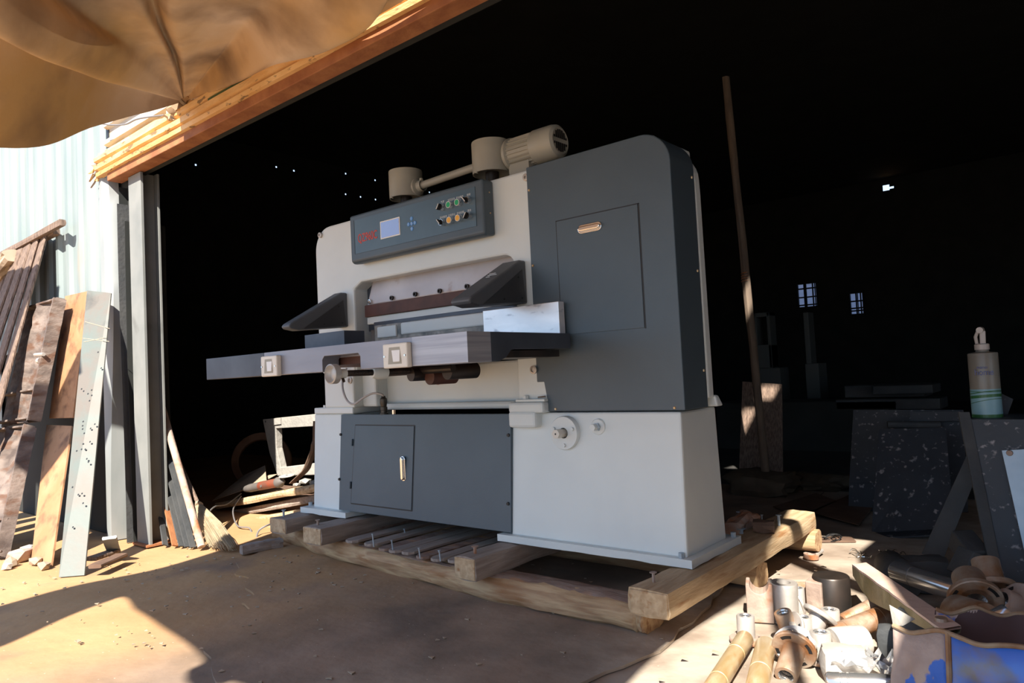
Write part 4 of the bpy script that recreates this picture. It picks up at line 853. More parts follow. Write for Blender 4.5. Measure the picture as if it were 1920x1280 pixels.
def bushing(base, axis, rr, h, fr, label, m_='bush', fh=.014, slots=3, group=None, at_top=False, fmat=None):
    rt = local_thing('flanged_bushing', base, axis, label, 'bushing', group)
    ri = rr * .66; prof = [(ri, h)]
    prof += [(rr * .95, h), (rr, h - .003), (rr, 0)]
    th = []
    n = 9
    for i in range(n): th += [(ri, h - i * h / n), (ri * .88, h - (i + .5) * h / n)]
    th.append((ri, 0))
    o = lp(MB().lathe(prof + [(ri, 0)], seg=28), 'sleeve', m_, rt)
    lp(MB().lathe(th, seg=24), 'thread', 'shaft', rt, smooth=False)
    if fr:
        z0_ = h - fh if at_top else 0
        lp(MB().lathe([(ri, z0_), (fr * .96, z0_), (fr, z0_ + .003), (fr, z0_ + fh - .003), (fr * .96, z0_ + fh), (rr * .98, z0_ + fh)], seg=36), 'flange', fmat or m_, rt)
        for k in range(slots):
            for side_ in ((z0_ - .0006, z0_ - .0002), (z0_ + fh + .0002, z0_ + fh + .0006)):
                mb = MB(); a0 = k * 2 * math.pi / slots; pts = []
                rm = (rr + fr) / 2; hw_ = (fr - rr) * .16
                for j in range(7): a = a0 + j * .11; pts.append((math.cos(a) * (rm + hw_), math.sin(a) * (rm + hw_), side_[0]))
                for j in range(6, -1, -1): a = a0 + j * .11; pts.append((math.cos(a) * (rm - hw_), math.sin(a) * (rm - hw_), side_[0]))
                mb.prism(pts, (0, 0, side_[1] - side_[0])); lp(mb, 'slot', 'black', rt, smooth=False)
    return rt
G = lambda px, py, z=0: at(px, py, 2, z)
shaft('tapered_shaft', G(1318, 1322, .03), G(1400, 1192, .035), .028, 'shaftwarm', 'yellow rusted shaft lying on the lit concrete, the left one of two', (.3, .7), tip=.03)
shaft('tapered_shaft', G(1411, 1330, .03), G(1437, 1204, .035), .031, 'shaftwarm', 'yellow rusted shaft lying on the lit concrete, the right one of two', (.5,), tip=.03)
bushing(G(1400, 1202), (0, .02, 1), .029, .085, .055, 'upright flanged bushing at the left end of the scrap pile', fmat='castrust')
# block with half-round seat and boss
bl_ = root('bearing_block', G(1425, 1165), 'rusty bearing block with half round seat and a threaded boss', 'casting')
q = G(1402, 1166); w0 = Vector((.085, .03, 0)); dpt = Vector((-.03, .08, 0))
top = []
for k in range(9): a = math.pi * (1 + k / 8); top.append((.5 + .36 * math.cos(a), .135 + .035 * math.sin(a)))
poly = [(0, 0), (1, 0), (1, .135)] + [(x, z) for x, z in top[::-1]] + [(0, .135)]
MB().prism([q + w0 * x + Vector((0, 0, z)) for x, z in poly], dpt).build('block', 'castrust', bl_, bevel=.003)
MB().lathe([(.024, .135), (.046, .135), (.048, .13), (.048, 0), (.024, 0), (.024, .135)], G(1468, 1166) + Vector((0, .02, 0)), (0.03, 0, 1), 28).build('boss', 'bush', bl_, smooth=True)
MB().lathe([(0, .10), (.024, .10)], G(1468, 1166) + Vector((0, .02, 0)), (0.03, 0, 1), 20).build('bore', 'black', bl_)
# ring disc facing the camera
bushing(G(1462, 1190, .05) + Vector((.03, .05, .01)), (-.55, -.75, .35), .022, .03, .052, 'pale slotted disc bushing tilted against the bearing block', fh=.010, slots=3)
bushing(G(1480, 1196, .03) + Vector((.0, .02, 0)), (-.2, -.25, .95), .028, .085, 0, 'rusty threaded sleeve beside the pale slotted disc', m_='rust2')
bushing(G(1488, 1208, .05), (.0, -.6, .8), .026, .05, .062, 'bright white flanged bushing behind the rusty one in front', fh=.012, fmat='bright')
bushing(G(1490, 1214, .055), (.06, -.75, -.30), .033, .12, .065, 'rusty flanged bushing in front pointing at the viewer', m_='rust2', slots=4)
bushing(G(1508, 1212), (0, .02, 1), .030, .095, 0, 'upright rusty sleeve right of the front bushings', m_='bush')
bushing(G(1541, 1240), (0, .02, 1), .031, .090, .05, 'upright grey flanged bushing beside the pale cast blocks')
bushing(G(1559, 1190), (0, .02, 1), .030, .085, .055, 'upright rusty flanged bushing beside the two crossed shafts', fmat='rust2')
bushing(G(1540, 1150, .095), (-.35, -.55, -.75), .030, .10, .056, 'tilted grey bushing with its slotted flange on top')
bushing(G(1501, 1160), (0, 0, 1), .020, .11, 0, 'slim upright grey sleeve behind the tilted bushing')
bushing(G(1487, 1130, .05), (.5, .75, .25), .022, .03, .055, 'grey flanged ring leaning behind the bearing block', fh=.012)
o = MB().box(-.035, .035, -.006, .006, 0, .09).build('rusty_plate', 'rust2'); o.location = G(1516, 1138); o.rotation_euler = (math.radians(-12), 0, math.radians(25)); tag(o, 'small rusty plate standing behind the slim sleeve', 'metal plate')
o = MB().lathe([(0, 0), (.025, 0), (.025, .07), (0, .07)], seg=20).build('short_roller', 'rust2', smooth=True); o.location = G(1437, 1118, .02); o.rotation_euler = (math.radians(80), 0, math.radians(70)); tag(o, 'short rusty roller lying left of the bearing block top', 'roller')
oc = root('oil_cylinder', G(1558, 1148), 'black oily iron cylinder standing in the middle of the scrap', 'cylinder')
MB().lathe([(0, .125), (.060, .125), (.064, .12), (.064, 0), (0, 0)], G(1562, 1142), (0, 0, 1), 36).build('body', 'oily', oc, smooth=True)
qd = G(1535, 1142); MB().hexa([qd + Vector(v) for v in ((-.03, -.04, 0), (.03, -.05, 0), (.03, .04, 0), (-.03, .05, 0))], [qd + Vector(v) for v in ((-.03, -.04, .11), (.03, -.05, .11), (.03, .04, .11), (-.03, .05, .11))]).build('rusty_side_block', 'castrust', oc, bevel=.004)
shaft('rusty_shaft', G(1580, 1163, .05), G(1657, 1123, .10), .022, 'rust2', 'thinner rusty shaft lying across the scrap, the upper one', (.55, .75))
shaft('rusty_shaft', G(1560, 1192, .035), G(1668, 1150, .075), .033, 'rust2', 'thicker rusty shaft lying across the scrap below the thin one', (.2, .65, .8))
def rock(name, q, sx_, sy_, sz_, m_, lab, cat='casting', sub=3, amp=.12, rot=0):
    bm = bmesh.new(); bmesh.ops.create_cube(bm, size=1); bmesh.ops.subdivide_edges(bm, edges=bm.edges, cuts=sub, use_grid_fill=True)
    for v in bm.verts:
        c = v.co.copy(); l = max(abs(c.x), abs(c.y), abs(c.z)); s2 = c.normalized() * .62
        c = c.lerp(s2, .45); c *= 1 + amp * noise.noise(c * 3 + Vector((q.x * 9, q.y * 7, 0))); v.co = Vector((c.x * sx_, c.y * sy_, c.z * sz_))
        v.co.rotate(Quaternion((0, 0, 1), rot))
    mb = MB(); mb.add([v.co + q for v in bm.verts], [[v.index for v in f.verts] for f in bm.faces]); bm.free()
    o = mb.build(name, m_, smooth=True); return tag(o, lab, cat)
def cone(name, p0, p1, r0, r1, m_, lab, cat='casting'):
    d = Vector(p1) - Vector(p0); L = d.length; o = MB().lathe([(0, 0), (r0 * .95, 0), (r0, .006), (r1, L - .006), (r1 * .93, L), (0, L)], p0, d, 28).build(name, m_, smooth=True); return tag(o, lab, cat)
cone('cast_cone', G(1562, 1210, .05), G(1622, 1200, .055), .052, .046, 'cast', 'pale grey rough cast cone lying above the bottom shaft')
rock('cast_block', G(1583, 1245, .04), .12, .10, .09, 'cast', 'pale grey rough cast block beside the bottom shaft', rot=.4)
rock('cast_block', G(1552, 1228, .03), .05, .05, .06, 'cast', 'small pale cast block wedged left of the rough cone')
shaft('polished_shaft', G(1548, 1276, .045), G(1720, 1284, .06), .024, 'shaft', 'shiny steel shaft with rust bands lying at the bottom edge', (.18, .26))
# crumpled clear plastic film
rows = []; c0 = G(1640, 1240, .07)
for i in range(13):
    rows.append([c0 + Vector(((i - 6) * .016 + .01 * noise.noise(Vector((i, j, 1))), (j - 4) * .016 + .01 * noise.noise(Vector((i, j, 2))), .045 * noise.noise(Vector((i * .8, j * .8, 3))))) for j in range(9)])
o = MB().grid(rows).build('plastic_film', 'plastic'); tag(o, 'crumpled clear plastic film between cast blocks and blue drum', 'plastic')
# rust pink bar leaning over the pile
bar_a, bar_b = G(1597, 1046, .02), G(1786, 1188, .28)
bar_a = at(1610, 1060, 2, .16); bar_b = at(1782, 1182, 2, .24)
pb_ = root('primed_bar', bar_a, 'long flat pink primed bar slanting across the scrap onto the blue drum', 'metal bar')
dd = (bar_b - bar_a).normalized(); n = 16; rows = []
for i in range(n + 1):
    t = i / n; c = bar_a.lerp(bar_b, t) - dd * .0; wv = .006 * noise.noise(Vector((i * .7, 2, 0)))
    sidev = Vector((.55, .75, .0)); hh = .085 * (1 - t) * min(1, .25 + t * 3) + .012
    rows.append([c + sidev * .035, c - sidev * (.030 + wv), c - sidev * (.030 + wv) - Vector((0, 0, hh)), c + sidev * .03 - Vector((0, 0, hh * .8)), c + sidev * .035])
m_ = MB().grid(rows); 
o = m_.build('bar', 'mud', pb_)
MB().grid([[r[0] + Vector((0, 0, .001)), r[1] + Vector((0, 0, .001)), r[1] + Vector((0, 0, .008)), r[0] + Vector((0, 0, .008)), r[0] + Vector((0, 0, .001))] for r in rows]).build('primed_face', 'pink', pb_)
MB().lathe([(0, .012), (.014, .012), (.017, 0)], bar_b - dd * .06 + Vector((0, 0, .005)), (0, 0, 1), 12).build('bolt_head', 'rust2', pb_)
# shaded junk behind
shaft('steel_shaft', G(1676, 1068, .13), G(1800, 1110, .12), .036, 'shaft', 'thick shiny steel shaft in the shade behind the pink bar', (.32,))
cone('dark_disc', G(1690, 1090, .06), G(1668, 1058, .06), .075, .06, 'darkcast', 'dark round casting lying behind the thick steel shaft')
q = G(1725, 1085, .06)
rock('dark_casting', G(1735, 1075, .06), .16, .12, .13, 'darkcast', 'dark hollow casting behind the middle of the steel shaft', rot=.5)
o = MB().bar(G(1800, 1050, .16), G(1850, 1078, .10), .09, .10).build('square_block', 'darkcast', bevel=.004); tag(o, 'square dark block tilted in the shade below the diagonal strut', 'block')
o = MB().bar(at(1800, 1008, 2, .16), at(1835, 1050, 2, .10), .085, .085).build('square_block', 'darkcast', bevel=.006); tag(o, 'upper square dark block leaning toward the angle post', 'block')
bushing(G(1790, 1100, .09), (0, 0, -1), .035, .09, .06, 'rusty flanged bushing half hidden behind the steel shaft', m_='rust2')
bushing(G(1830, 1128, .14), (-.25, .8, .35), .048, .12, .078, 'large rusty threaded flange bushing in the blue drum', m_='rust2', fh=.02)
bushing(G(1860, 1105, .14), (-.15, .4, .6), .042, .10, .072, 'second large rusty bushing behind the threaded one', m_='rust2', fh=.02)
cone('threaded_socket', G(1795, 1150, .14), G(1850, 1160, .17), .055, .045, 'rust2', 'grey tapered socket lying on the drum rim under the big bushing')
shaft('short_shaft', G(1862, 1160, .20), G(1890, 1146, .22), .022, 'shaft', 'short shiny shaft stub on the far rim of the blue drum')
bushing(G(1912, 1140, .12), (-.6, -.5, .4), .04, .06, .075, 'dark rusty flange at the right edge of the frame', m_='castrust', fh=.02)
# loose hardware on the floor
eb = root('eye_bolt', G(1525, 1040, .012), 'steel eye bolt lying alone on the sunlit concrete', 'bolt')
MB().lathe([(.020, -.009), (.034, -.009), (.034, .009), (.020, .009), (.020, -.009)], G(1521, 1042, .012), (.1, 0, 1), 24).build('ring', 'castrust', eb, smooth=True)
MB().tube([G(1530, 1040, .014), G(1541, 1032, .016)], .010, 12).build('shank', 'bush', eb)
ck = root('swarf_curl', G(1562, 1008, .005), 'small tangle of dark wire swarf on the floor at the shade edge', 'wire')
pts = [G(1562, 1008, .012) + Vector((.035 * math.cos(a * 1.7) * (1 + .3 * math.sin(a)), .05 * math.sin(a * 1.3), .012 * math.sin(a * 2))) for a in [k * .35 for k in range(40)]]
MB().tube(pts, .003, 5).build('wire', 'black', ck)
o = MB().box(-.09, .09, -.05, .05, 0, .006).build('flat_plate', 'darkwood'); o.location = G(1565, 1012); o.rotation_euler = (0, 0, .5); tag(o, 'dark flat plate on the floor under the swarf curl', 'metal plate')
for i in range(14):
    q = G(1650 + 50 * random.uniform(-1, 1), 1040 + 8 * random.uniform(-1, 1), .012)
    pts = [q + Vector((.02 * math.cos(a + i), .02 * math.sin(a), .01 * math.sin(a * 2))) for a in [k * .6 for k in range(8)]]
    o = MB().tube(pts, .002, 4).build('metal_chip', 'chrome'); tag(o, 'tiny curled metal chip in the shade behind the pink bar', 'metal chip', 'curled chips behind the pink bar')
# ---- blue drum, cut open lengthwise
dm = root('cut_drum', G(1790, 1240), 'dented blue steel drum cut open and lying on its side full of scrap', 'drum')
A0, A1 = at(1672, 1160, 2, .23), at(1672, 1160, 2, .23)
near0 = at(1674, 1172, 2, .235); near1 = at(1784, 1194, 2, .25); near2 = at(1960, 1222, 2, .26)
far0 = at(1755, 1142, 2, .25); far1 = at(1960, 1154, 2, .25)
def drumrow(t):
    # t 0..1 along the drum from the torn end to the right
    nr = near0.lerp(near1, t / .45) if t < .45 else near1.lerp(near2, (t - .45) / .55)
    fr_ = far0.lerp(far1, t); out_ = []
    nseg = 16
    for k in range(nseg + 1):
        u_ = k / nseg; c = nr.lerp(fr_, u_); depth = math.sin(math.pi * u_) ** .62
        bulge = .05 * math.sin(math.pi * min(u_ * 2, 1)) * (1 if u_ < .5 else 0)
        dirn = (nr - fr_).normalized()
        z_ = nr.z * (1 - u_) + fr_.z * u_
        dent = .012 * noise.noise(Vector((t * 5, u_ * 4, 2))) + (.010 * math.cos(t * 26) if .1 < u_ < .5 else 0)
        p = Vector((c.x, c.y, z_)) + dirn * (bulge + dent); p.z = z_ - (z_ - .012) * depth + (.015 * noise.noise(Vector((t * 4, 0, 9))) if k in (0, nseg) else 0)
        out_.append(p)
    return out_
ts = [i / 40 for i in range(41)]
R_ = [drumrow(t) for t in ts]
o = MB().grid(R_[:17]).build('torn_end', 'peeled', dm, smooth=True); s_ = o.modifiers.new('t', 'SOLIDIFY'); s_.thickness = .004
o = MB().grid(R_[16:]).build('shell', 'blue', dm, smooth=True); s_ = o.modifiers.new('t', 'SOLIDIFY'); s_.thickness = .004
inn = [[p + Vector((0, 0, .006)) + (Vector((0, 0, 0))) for p in row] for row in R_]
cen = [sum(row, Vector()) / len(row) for row in inn]
inn = [[p + (cen[i] - p).normalized() * .008 for p in row] for i, row in enumerate(inn)]
MB().grid(inn).build('inner_lining', 'maroon', dm, smooth=True)
MB().tube([row[0] for row in R_], .006, 8).build('rim', 'seam', dm, smooth=True)
MB().tube([row[-1] for row in R_], .006, 8).build('rim', 'seam', dm, smooth=True)
k_ = 17; MB().tube([p for p in R_[k_][:9]], .007, 8).build('seam', 'seam', dm, smooth=True)
a_ = R_[0]; MB().add(a_ + [sum(a_, Vector()) / len(a_)], [(i, i + 1, len(a_)) for i in range(len(a_) - 1)]).build('end_cap', 'peeled', dm)
o = slabq(R_[0][0], R_[3][0] + Vector((0, 0, .01)), R_[2][0] + Vector((.03, .03, .02)), R_[0][0] + Vector((-.01, .02, .045)), .003, 'torn_flap', 'plaster', dm)
# scrap inside the drum
rock('drum_rock', at(1722, 1172, 2, .16), .10, .10, .08, 'darkcast', 'dark lump lying inside the torn end of the blue drum', rot=.3)
rock('grey_lump', G(1672, 1205, .06), .07, .06, .10, 'darkcast', 'dark grey lump squeezed between shafts and drum end')

# ================================================================== RIGHT: SHADED SHEET METAL
def panelq(pts, th, nm, m_, lab, cat, y_dir=None):
    o = slabq(*pts, th, nm, m_); return tag(o, lab, cat)
bx_ = root('sheet_metal_hopper', G(1700, 905), 'scuffed black sheet metal box behind the tapered panel', 'sheet metal box')
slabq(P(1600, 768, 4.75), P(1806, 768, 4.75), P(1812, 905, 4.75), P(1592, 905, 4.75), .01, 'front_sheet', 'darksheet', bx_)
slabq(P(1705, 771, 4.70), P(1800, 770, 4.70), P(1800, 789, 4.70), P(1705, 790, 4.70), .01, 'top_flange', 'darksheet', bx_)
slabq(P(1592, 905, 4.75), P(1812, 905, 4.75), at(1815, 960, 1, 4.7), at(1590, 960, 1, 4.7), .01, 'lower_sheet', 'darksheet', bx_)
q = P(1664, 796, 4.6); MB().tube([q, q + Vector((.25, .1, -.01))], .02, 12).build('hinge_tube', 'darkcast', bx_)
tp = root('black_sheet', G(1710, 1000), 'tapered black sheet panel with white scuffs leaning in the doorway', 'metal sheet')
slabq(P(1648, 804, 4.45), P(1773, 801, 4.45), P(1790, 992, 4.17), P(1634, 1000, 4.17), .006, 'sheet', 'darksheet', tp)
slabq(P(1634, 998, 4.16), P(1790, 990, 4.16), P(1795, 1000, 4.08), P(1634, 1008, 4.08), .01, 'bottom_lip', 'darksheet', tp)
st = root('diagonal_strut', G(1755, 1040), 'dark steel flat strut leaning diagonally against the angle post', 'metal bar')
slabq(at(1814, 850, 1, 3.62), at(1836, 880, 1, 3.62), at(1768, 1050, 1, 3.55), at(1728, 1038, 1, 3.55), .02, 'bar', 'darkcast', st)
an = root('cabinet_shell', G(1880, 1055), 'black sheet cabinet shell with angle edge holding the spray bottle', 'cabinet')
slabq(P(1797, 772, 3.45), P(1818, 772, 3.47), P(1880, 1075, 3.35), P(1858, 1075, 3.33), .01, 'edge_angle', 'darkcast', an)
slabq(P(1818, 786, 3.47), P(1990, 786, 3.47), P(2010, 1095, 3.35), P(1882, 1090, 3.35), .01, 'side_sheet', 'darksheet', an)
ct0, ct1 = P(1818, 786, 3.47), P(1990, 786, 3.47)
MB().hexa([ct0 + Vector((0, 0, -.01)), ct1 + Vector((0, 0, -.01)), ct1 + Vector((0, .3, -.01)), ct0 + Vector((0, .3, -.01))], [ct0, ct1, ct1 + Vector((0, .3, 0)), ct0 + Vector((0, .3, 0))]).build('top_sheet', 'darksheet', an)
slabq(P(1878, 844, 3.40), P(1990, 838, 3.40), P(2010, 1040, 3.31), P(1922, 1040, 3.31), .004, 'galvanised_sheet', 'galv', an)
MB().lathe([(0, .006), (.01, .006), (.012, 0)], P(1893, 849, 3.395), (0, -1, 0), 10).build('bolt', 'castrust', an)
# spray bottle
zb = ct0.z; ctr = P(1852, 786, 3.60); ctr.z = zb
sb = root('spray_bottle', ctr, 'white trigger spray bottle with green striped label standing on the black cabinet shell', 'spray bottle')
d_ = (Vector(ctr) - Vector(CAM)).dot(Vector(RW @ np.array([0, 0, 1.]))) / F     # metres per pixel there
H_ = 120 * d_; rb = 24.5 * d_
MB().lathe([(0, 0), (rb * .96, 0), (rb, .006), (rb, H_ - .004), (rb * .97, H_), (rb * .45, H_ + .006), (rb * .42, H_ + .014), (0, H_ + .014)], ctr, (0, 0, 1), 36).build('body', 'bottle', sb, smooth=True)
MB().lathe([(rb * 1.008, .002), (rb * 1.008, H_ * .44)], ctr, (0, 0, 1), 36).build('label', 'label', sb, smooth=True)
for (za, zb_, tl_) in ((.0, .05, 0), (.30, .345, .02), (.375, .39, .03), (.40, .41, -.01), (.235, .245, .05)):
    n = 36; vs = []; fs = []
    for k in range(n):
        a = 2 * math.pi * k / n; zz = tl_ * math.sin(a + 2.2) * H_; vs += [(ctr.x + math.cos(a) * rb * 1.014, ctr.y + math.sin(a) * rb * 1.014, ctr.z + za * H_ + zz), (ctr.x + math.cos(a) * rb * 1.014, ctr.y + math.sin(a) * rb * 1.014, ctr.z + zb_ * H_ + zz)]
        j = (k + 1) % n; fs.append((2 * k, 2 * j, 2 * j + 1, 2 * k + 1))
    MB().add(vs, fs).build('label_stripe', 'labelgreen', sb)
vd = (Vector(CAM) - ctr); vd.z = 0; vd.normalize(); rt_ = Vector((0, 0, 1)).cross(vd).normalized()
text('home', 'lettering', 'labelblue', ctr + vd * (rb + .001) - rt_ * rb * .62 + Vector((0, 0, H_ * .66)), rt_, (0, 0, 1), .036, sb, sx=.82)
text('nano', 'lettering', 'labelblue', ctr + vd * (rb + .001) - rt_ * rb * .45 + Vector((0, 0, H_ * .76)), rt_, (0, 0, 1), .018, sb, sx=1.1)
for k in range(6):
    MB().box(-.018 + .002 * (k % 2), .018, -.0002, .0002, -.0008, .0008).build('label_line', 'labelblue', sb).matrix_local = Matrix.Translation(vd * (rb * 1.014 + .001) + Vector((0, 0, H_ * (.21 - .028 * k)))) @ Matrix((rt_, -vd, Vector((0, 0, 1)))).transposed().to_4x4()
tz = H_ + .014
MB().lathe([(rb * .50, tz), (rb * .50, tz + .022), (rb * .40, tz + .026), (0, tz + .026)], ctr, (0, 0, 1), 20).build('collar', 'pale', sb, smooth=True)
c1 = ctr + Vector((0, 0, tz + .02))
MB().bar(c1 + rt_ * .004, c1 + rt_ * .006 + Vector((0, 0, .060)), .022, .026, up=vd).build('sprayer_head', 'pale', sb, bevel=.004)
MB().tube([c1 - rt_ * .004 + Vector((0, 0, .062)) + vd * .025, c1 + rt_ * .002 + Vector((0, 0, .064)) - vd * .02], .013, 12).build('nozzle', 'pale', sb, smooth=True)
MB().tube([c1 - rt_ * .010 + Vector((0, 0, .058)), c1 - rt_ * .020 + Vector((0, 0, .035)), c1 - rt_ * .016 + Vector((0, 0, .002))], .007, 8).build('trigger', 'pale', sb, smooth=True)
o = slabq(P(1872, 735, 3.75), P(1900, 748, 3.75), P(1885, 790, 3.75), P(1862, 790, 3.75), .003, 'bent_sheet', 'darksheet'); tag(o, 'dark bent sheet corner standing behind the spray bottle', 'sheet metal piece')

# ================================================================== DEEP INTERIOR
pole = P(1400, 555, 5.0); o = MB().rough([(pole.x + .06, 5.0, 0), (pole.x - .05, 5.0, 3.0)], .055, .055, seg=14, sq=2, jit=.003, n=20, seed=91, up=(0, 1, 0)).build('wooden_prop', 'prop', smooth=True); tag(o, 'bare wooden prop pole lit by a shaft of sun inside the shed', 'pole')
o = MB().tube([(pole.x + .0 + .028 * math.cos(a), 5.0 + .03 * math.sin(a), 1.49 + .003 * a) for a in [k * .5 for k in range(50)]], .004, 5).build('wire_wrap', 'castrust', None); tag(o, 'rusty wire wound round the lit wooden prop', 'wire')
o = slabq(P(1392, 715, 6.0), P(1466, 720, 6.0), Vector((P(1466, 720, 6.0).x + .03, 5.8, 0)), Vector((P(1392, 715, 6.0).x, 5.8, 0)), .01, 'board_sheet', 'oldwood'); tag(o, 'pale board standing beyond the prop, struck by a sun patch', 'board')
# pale castings waiting in the dark
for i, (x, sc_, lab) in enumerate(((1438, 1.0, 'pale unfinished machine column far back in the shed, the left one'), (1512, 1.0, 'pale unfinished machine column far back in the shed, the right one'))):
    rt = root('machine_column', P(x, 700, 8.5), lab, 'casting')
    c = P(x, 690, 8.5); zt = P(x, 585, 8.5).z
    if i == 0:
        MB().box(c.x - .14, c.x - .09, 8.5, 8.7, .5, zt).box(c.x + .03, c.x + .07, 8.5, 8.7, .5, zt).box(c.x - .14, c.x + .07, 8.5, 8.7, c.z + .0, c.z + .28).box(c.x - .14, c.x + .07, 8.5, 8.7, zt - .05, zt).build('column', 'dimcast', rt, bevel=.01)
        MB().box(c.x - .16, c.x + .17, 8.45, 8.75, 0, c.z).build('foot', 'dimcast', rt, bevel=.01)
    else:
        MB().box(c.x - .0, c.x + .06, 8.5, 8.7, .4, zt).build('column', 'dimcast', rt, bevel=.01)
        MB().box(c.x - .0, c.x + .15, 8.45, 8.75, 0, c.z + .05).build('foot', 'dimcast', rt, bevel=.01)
# crumpled sacks and cardboard on the dark floor
rock('crumpled_sack', G(1430, 905, .08), .40, .28, .16, 'sacking', 'crumpled brown sack on the dark shed floor behind the machine', 'sack', sub=5, amp=.5)
rock('crumpled_sack', G(1535, 905, .05), .34, .22, .10, 'sacking', 'flat brown sack on the dark floor left of the black box', 'sack', sub=5, amp=.5)
for i, (a, lab) in enumerate(((((1520, 960), (1600, 925), (1645, 940), (1610, 985)), 'brown cardboard sheet lying on the dark floor by the tapered panel'), (((1450, 950), (1530, 925), (1570, 940), (1500, 972)), 'brown cardboard sheet lying on the dark floor behind the skid beam'))):
    V = [G(*p, .012) for p in a]; o = MB().prism(V, (0, 0, .004)).build('cardboard_sheet', 'darkwood'); tag(o, lab, 'cardboard')
for i, (px, py, y, w_, h) in enumerate(((1660, 748, 7.5, .9, .10), (1655, 725, 7.6, .7, .12), (1690, 718, 7.4, .5, .08))):
    q = P(px, py, y); o = MB().box(q.x - w_ / 2, q.x + w_ / 2, y, y + .4, max(q.z - .1, 0), q.z + h - .1).build('stacked_casting', 'darkcast', bevel=.01)
    tag(o, ['lowest flat dark casting of the stack in the shed', 'upper flat dark casting of the stack in the shed', 'small flat casting on the right of the dark stack'][i], 'casting')
o = MB().box(-3.4, -1.6, 7.5, 8.1, 0, .5).build('workbench', 'interior', bevel=.01); tag(o, 'dark low bench standing deep in the shed under the castings', 'bench')

# ================================================================== TARP
K = at(345, 190, 1, 1.86)
bB = [at(416, 167, 1, 1.84), at(480, 140, 1, 1.83), at(640, 60, 1, 1.82), at(768, -6, 1, 1.82)]
V3 = Vector
rays = [
 [K, at(185, 236, 2, 2.18), at(0, 277, 2, 1.90), V3((-3.0, .10, 1.90)), V3((-2.97, -.60, 2.0)), V3((-2.72, -1.6, 2.2))],
 [K, V3((-3.50, 1.36, 2.32)), V3((-3.02, .80, 2.12)), V3((-2.72, .05, 2.14)), V3((-2.62, -.62, 2.2)), V3((-2.12, -1.40, 2.35))],
 [K, V3((-3.36, 1.26, 2.34)), V3((-2.83, .76, 2.24)), V3((-2.55, .02, 2.26)), V3((-2.5, -.5, 2.3)), V3((-2.25, -1.1, 2.37))],
 [K, V3((-3.24, 1.25, 2.27)), at(0, 72, 2, 2.06), V3((-2.45, .0, 2.22)), V3((-2.42, -.42, 2.3)), V3((-2.38, -.80, 2.38))],
 [K, V3((-3.15, 1.28, 2.34)), V3((-2.60, .80, 2.20)), V3((-2.3, .1, 2.32)), V3((-2.2, -.36, 2.36)), V3((-2.1, -.84, 2.39))],
 [K, at(262, 100, 2, 2.42), at(130, 0, 2, 2.37), V3((-2.1, .2, 2.46)), V3((-1.95, -.30, 2.45)), V3((-1.85, -.88, 2.40))],
 [K, at(296, 105, 2, 2.46), at(215, 0, 2, 2.40), V3((-1.98, .35, 2.46)), V3((-1.5, -.3, 2.48)), V3((-1.30, -.96, 2.40))],
 [K, at(318, 105, 2, 2.46), at(262, 0, 2, 2.41), V3((-1.85, .55, 2.42)), V3((-1.3, -.1, 2.45)), V3((-1.22, -1.05, 2.40))],
 [K, at(328, 105, 2, 2.53), at(287, 0, 2, 2.52), V3((-1.72, .62, 2.56)), V3((-1.2, .0, 2.5)), V3((-1.10, -1.10, 2.40))],
 [K, at(342, 105, 2, 2.47), at(318, 0, 2, 2.42), V3((-1.6, .74, 2.44)), V3((-1.05, .1, 2.47)), V3((-1.0, -1.05, 2.40))],
 [K, at(372, 105, 2, 2.50), at(400, 0, 2, 2.47), V3((-1.5, .85, 2.5)), V3((-.9, .2, 2.5)), V3((-.90, -1.0, 2.40))],
 [K, V3((-3.08, 1.70, 2.52)), V3((-2.3, 1.45, 2.46)), V3((-1.3, 1.1, 2.48)), V3((-.6, .5, 2.48)), V3((.02, -.95, 2.40))],
 [K, V3((-3.15, 1.75, 2.52)), V3((-2.38, 1.57, 2.45)), V3((-1.45, 1.35, 2.45)), V3((-.7, .8, 2.47)), V3((0, .0, 2.40))],
 [K, at(430, 155, 1, 1.80), at(540, 100, 1, 1.74), at(720, 12, 1, 1.70), V3((-.8, 1.1, 2.45)), V3((0, .80, 2.40))],
 [K, bB[0], bB[1], bB[2], bB[3], V3((-.22, 1.84, 2.44))],
]
fine = [smoothpath(rr, 10) for rr in rays]; ncol = len(fine[0]); rows = []
NR = 9
for i in range(len(fine) - 1):
    for k in range(NR if i < len(fine) - 2 else NR + 1):
        t = k / NR; r_ = []
        for j in range(ncol):
            p0 = fine[max(i - 1, 0)][j]; p1_ = fine[i][j]; p2_ = fine[i + 1][j]; p3 = fine[min(i + 2, len(fine) - 1)][j]
            c = .5 * ((2 * p1_) + (p2_ - p0) * t + (2 * p0 - 5 * p1_ + 4 * p2_ - p3) * t * t + (3 * p1_ - p0 - 3 * p2_ + p3) * t ** 3)
            s_ = j / (ncol - 1); c = c + Vector((0, 0, .012 * noise.noise(Vector((c.x * 3, c.y * 3, 4))) * min(1, s_ * 4)))
            r_.append(c)
        rows.append(r_)
tp_ = root('canvas_awning', K, 'stained tan canvas awning tied to the corner above the shed doorway', 'awning')
MB().grid(rows).build('canvas', 'tarp', tp_, smooth=True, fix=False)
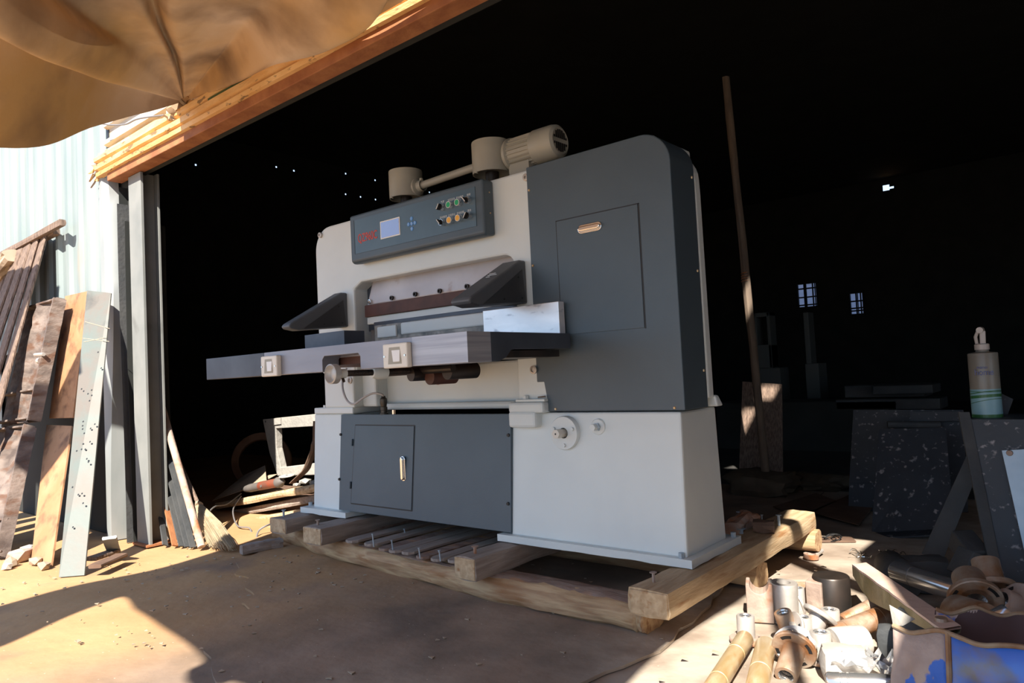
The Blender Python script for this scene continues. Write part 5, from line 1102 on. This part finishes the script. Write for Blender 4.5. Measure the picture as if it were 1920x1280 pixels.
# gathered knot, cord and trailing tail
MB().rough([K + Vector((.02, -.03, -.02)), K + Vector((-.07, .0, -.03)), K + Vector((-.12, .0, -.07))], .09, .07, seg=14, sq=2, jit=.014, n=10, seed=95).build('gathered_corner', 'tarp', tp_, smooth=True)
MB().rough([K + Vector((0, -.01, .0)), K + Vector((.07, .0, .02))], .06, .055, seg=12, sq=2, jit=.008, n=6, seed=96).build('corner_twist', 'tarp', tp_, smooth=True)
MB().lathe([(.036, -.01), (.040, 0), (.036, .01)], K + Vector((.03, -.005, .0)), (1, 0, .3), 16).build('tie_cord', 'card', tp_, smooth=True)
MB().tube(smoothpath([K + Vector((-.08, -.01, -.05)), at(262, 222, 1, 1.84), at(235, 233, 1, 1.82), at(205, 234, 1, 1.80), at(185, 230, 1, 1.78)]), .005, 6).build('cord_tail', 'cable', tp_, smooth=True)
o = MB().bar(at(393, 188, 1, 1.84), at(470, 145, 1, 1.84), .02, .012).build('green_strip', mat('green_strip', (.05, .09, .03), rough=.7)); tag(o, 'thin dark green strip tucked between awning and fascia', 'strip')
# second awning and poles to the right, beyond the frame; they shade the right of the doorway
c2 = root('canvas_awning', (.3, 1.9, 2.4), 'second canvas awning to the right of the doorway, beyond the frame edge', 'awning')
rows = []
ed = [(.20, 1.9), (.22, 1.44), (.42, .8), (.62, .2), (.70, -.6), (.8, -2.0)]
for (x, y) in ed: rows.append([(x + (5 - x) * k / 12, y, 2.42 + .05 * math.sin(k * .9 + y * 2)) for k in range(13)])
MB().grid(rows).build('canvas', 'tarp', c2, smooth=True)
MB().grid([[(1.5 + .06 * math.sin(k * 1.3), 1.9 - 3.9 * k / 16, z) for k in range(17)] for z in (.05, 1.2, 2.42)]).build('side_light_blocker', 'tarp', c2, smooth=True)  # unseen hanging sheet added to darken the machine's right side
def shpole(g0, g1, rr, lab, z=2.4):
    s_ = Vector((.55, -1, 1.1)) * (z / 1.1); p0, p1 = g0 + s_, g1 + s_; d = (p1 - p0)
    o = MB().tube([p0 - d * .35, p1 + d * .35], rr, 10).build('awning_pole', 'oldwood', smooth=True); tag(o, lab, 'pole'); return o
shpole(G(1425, 1085), G(1497, 1270), .022, 'wooden awning pole between the two awnings, running toward the yard')
shpole(G(1495, 1050), G(1590, 1090), .05, 'thick wooden awning pole crossing between the two awnings')

def add_shade_caster(pts, lab):  # adds an unseen sheet, shaped by the shade it should cast
    V = []
    for (px, py, y) in pts:
        q = at(px, py, 1, y); t = (2.75 - q.z) / 1.1; V.append(q + Vector((.55, -1, 1.1)) * t)
    o = MB().prism(V, (0, 0, .004)).build('shade_caster', 'tarp'); tag(o, lab, 'canvas')
add_shade_caster([(-60, 535, 1.75), (88, 507, 1.80), (62, 600, 1.72), (30, 700, 1.62), (-20, 800, 1.5), (-120, 800, 1.5)], 'unseen sheet added beyond the left frame edge to shade the leaning boards')
add_shade_caster([(170, 628, 1.80), (150, 662, 1.80), (100, 765, 1.73), (66, 905, 1.6), (74, 911, 1.55), (131, 804, 1.66), (172, 722, 1.7)], 'unseen narrow strip added beyond the left frame edge to shade the rusty plates')

mb = MB()
for i in range(260):
    x, y = random.uniform(-4.3, -.9), random.uniform(1.0, 3.4)
    if i % 3 == 0: x, y = random.uniform(-4.3, -2.6), random.uniform(1.0, 2.2)
    r_ = random.uniform(.003, .011); a = random.uniform(0, 6.3); z = .008 if x > -3.6 else .002
    mb.prism([(x + r_ * math.cos(a + k * 2.1) * (1 if k else 1.8), y + r_ * math.sin(a + k * 2.1), z) for k in range(3)], (0, 0, .003))
o = mb.build('wood_chips', 'card'); tag(o, 'pale wood chips and crumbs strewn over the shaded earth before the skid', 'debris', kind='stuff')
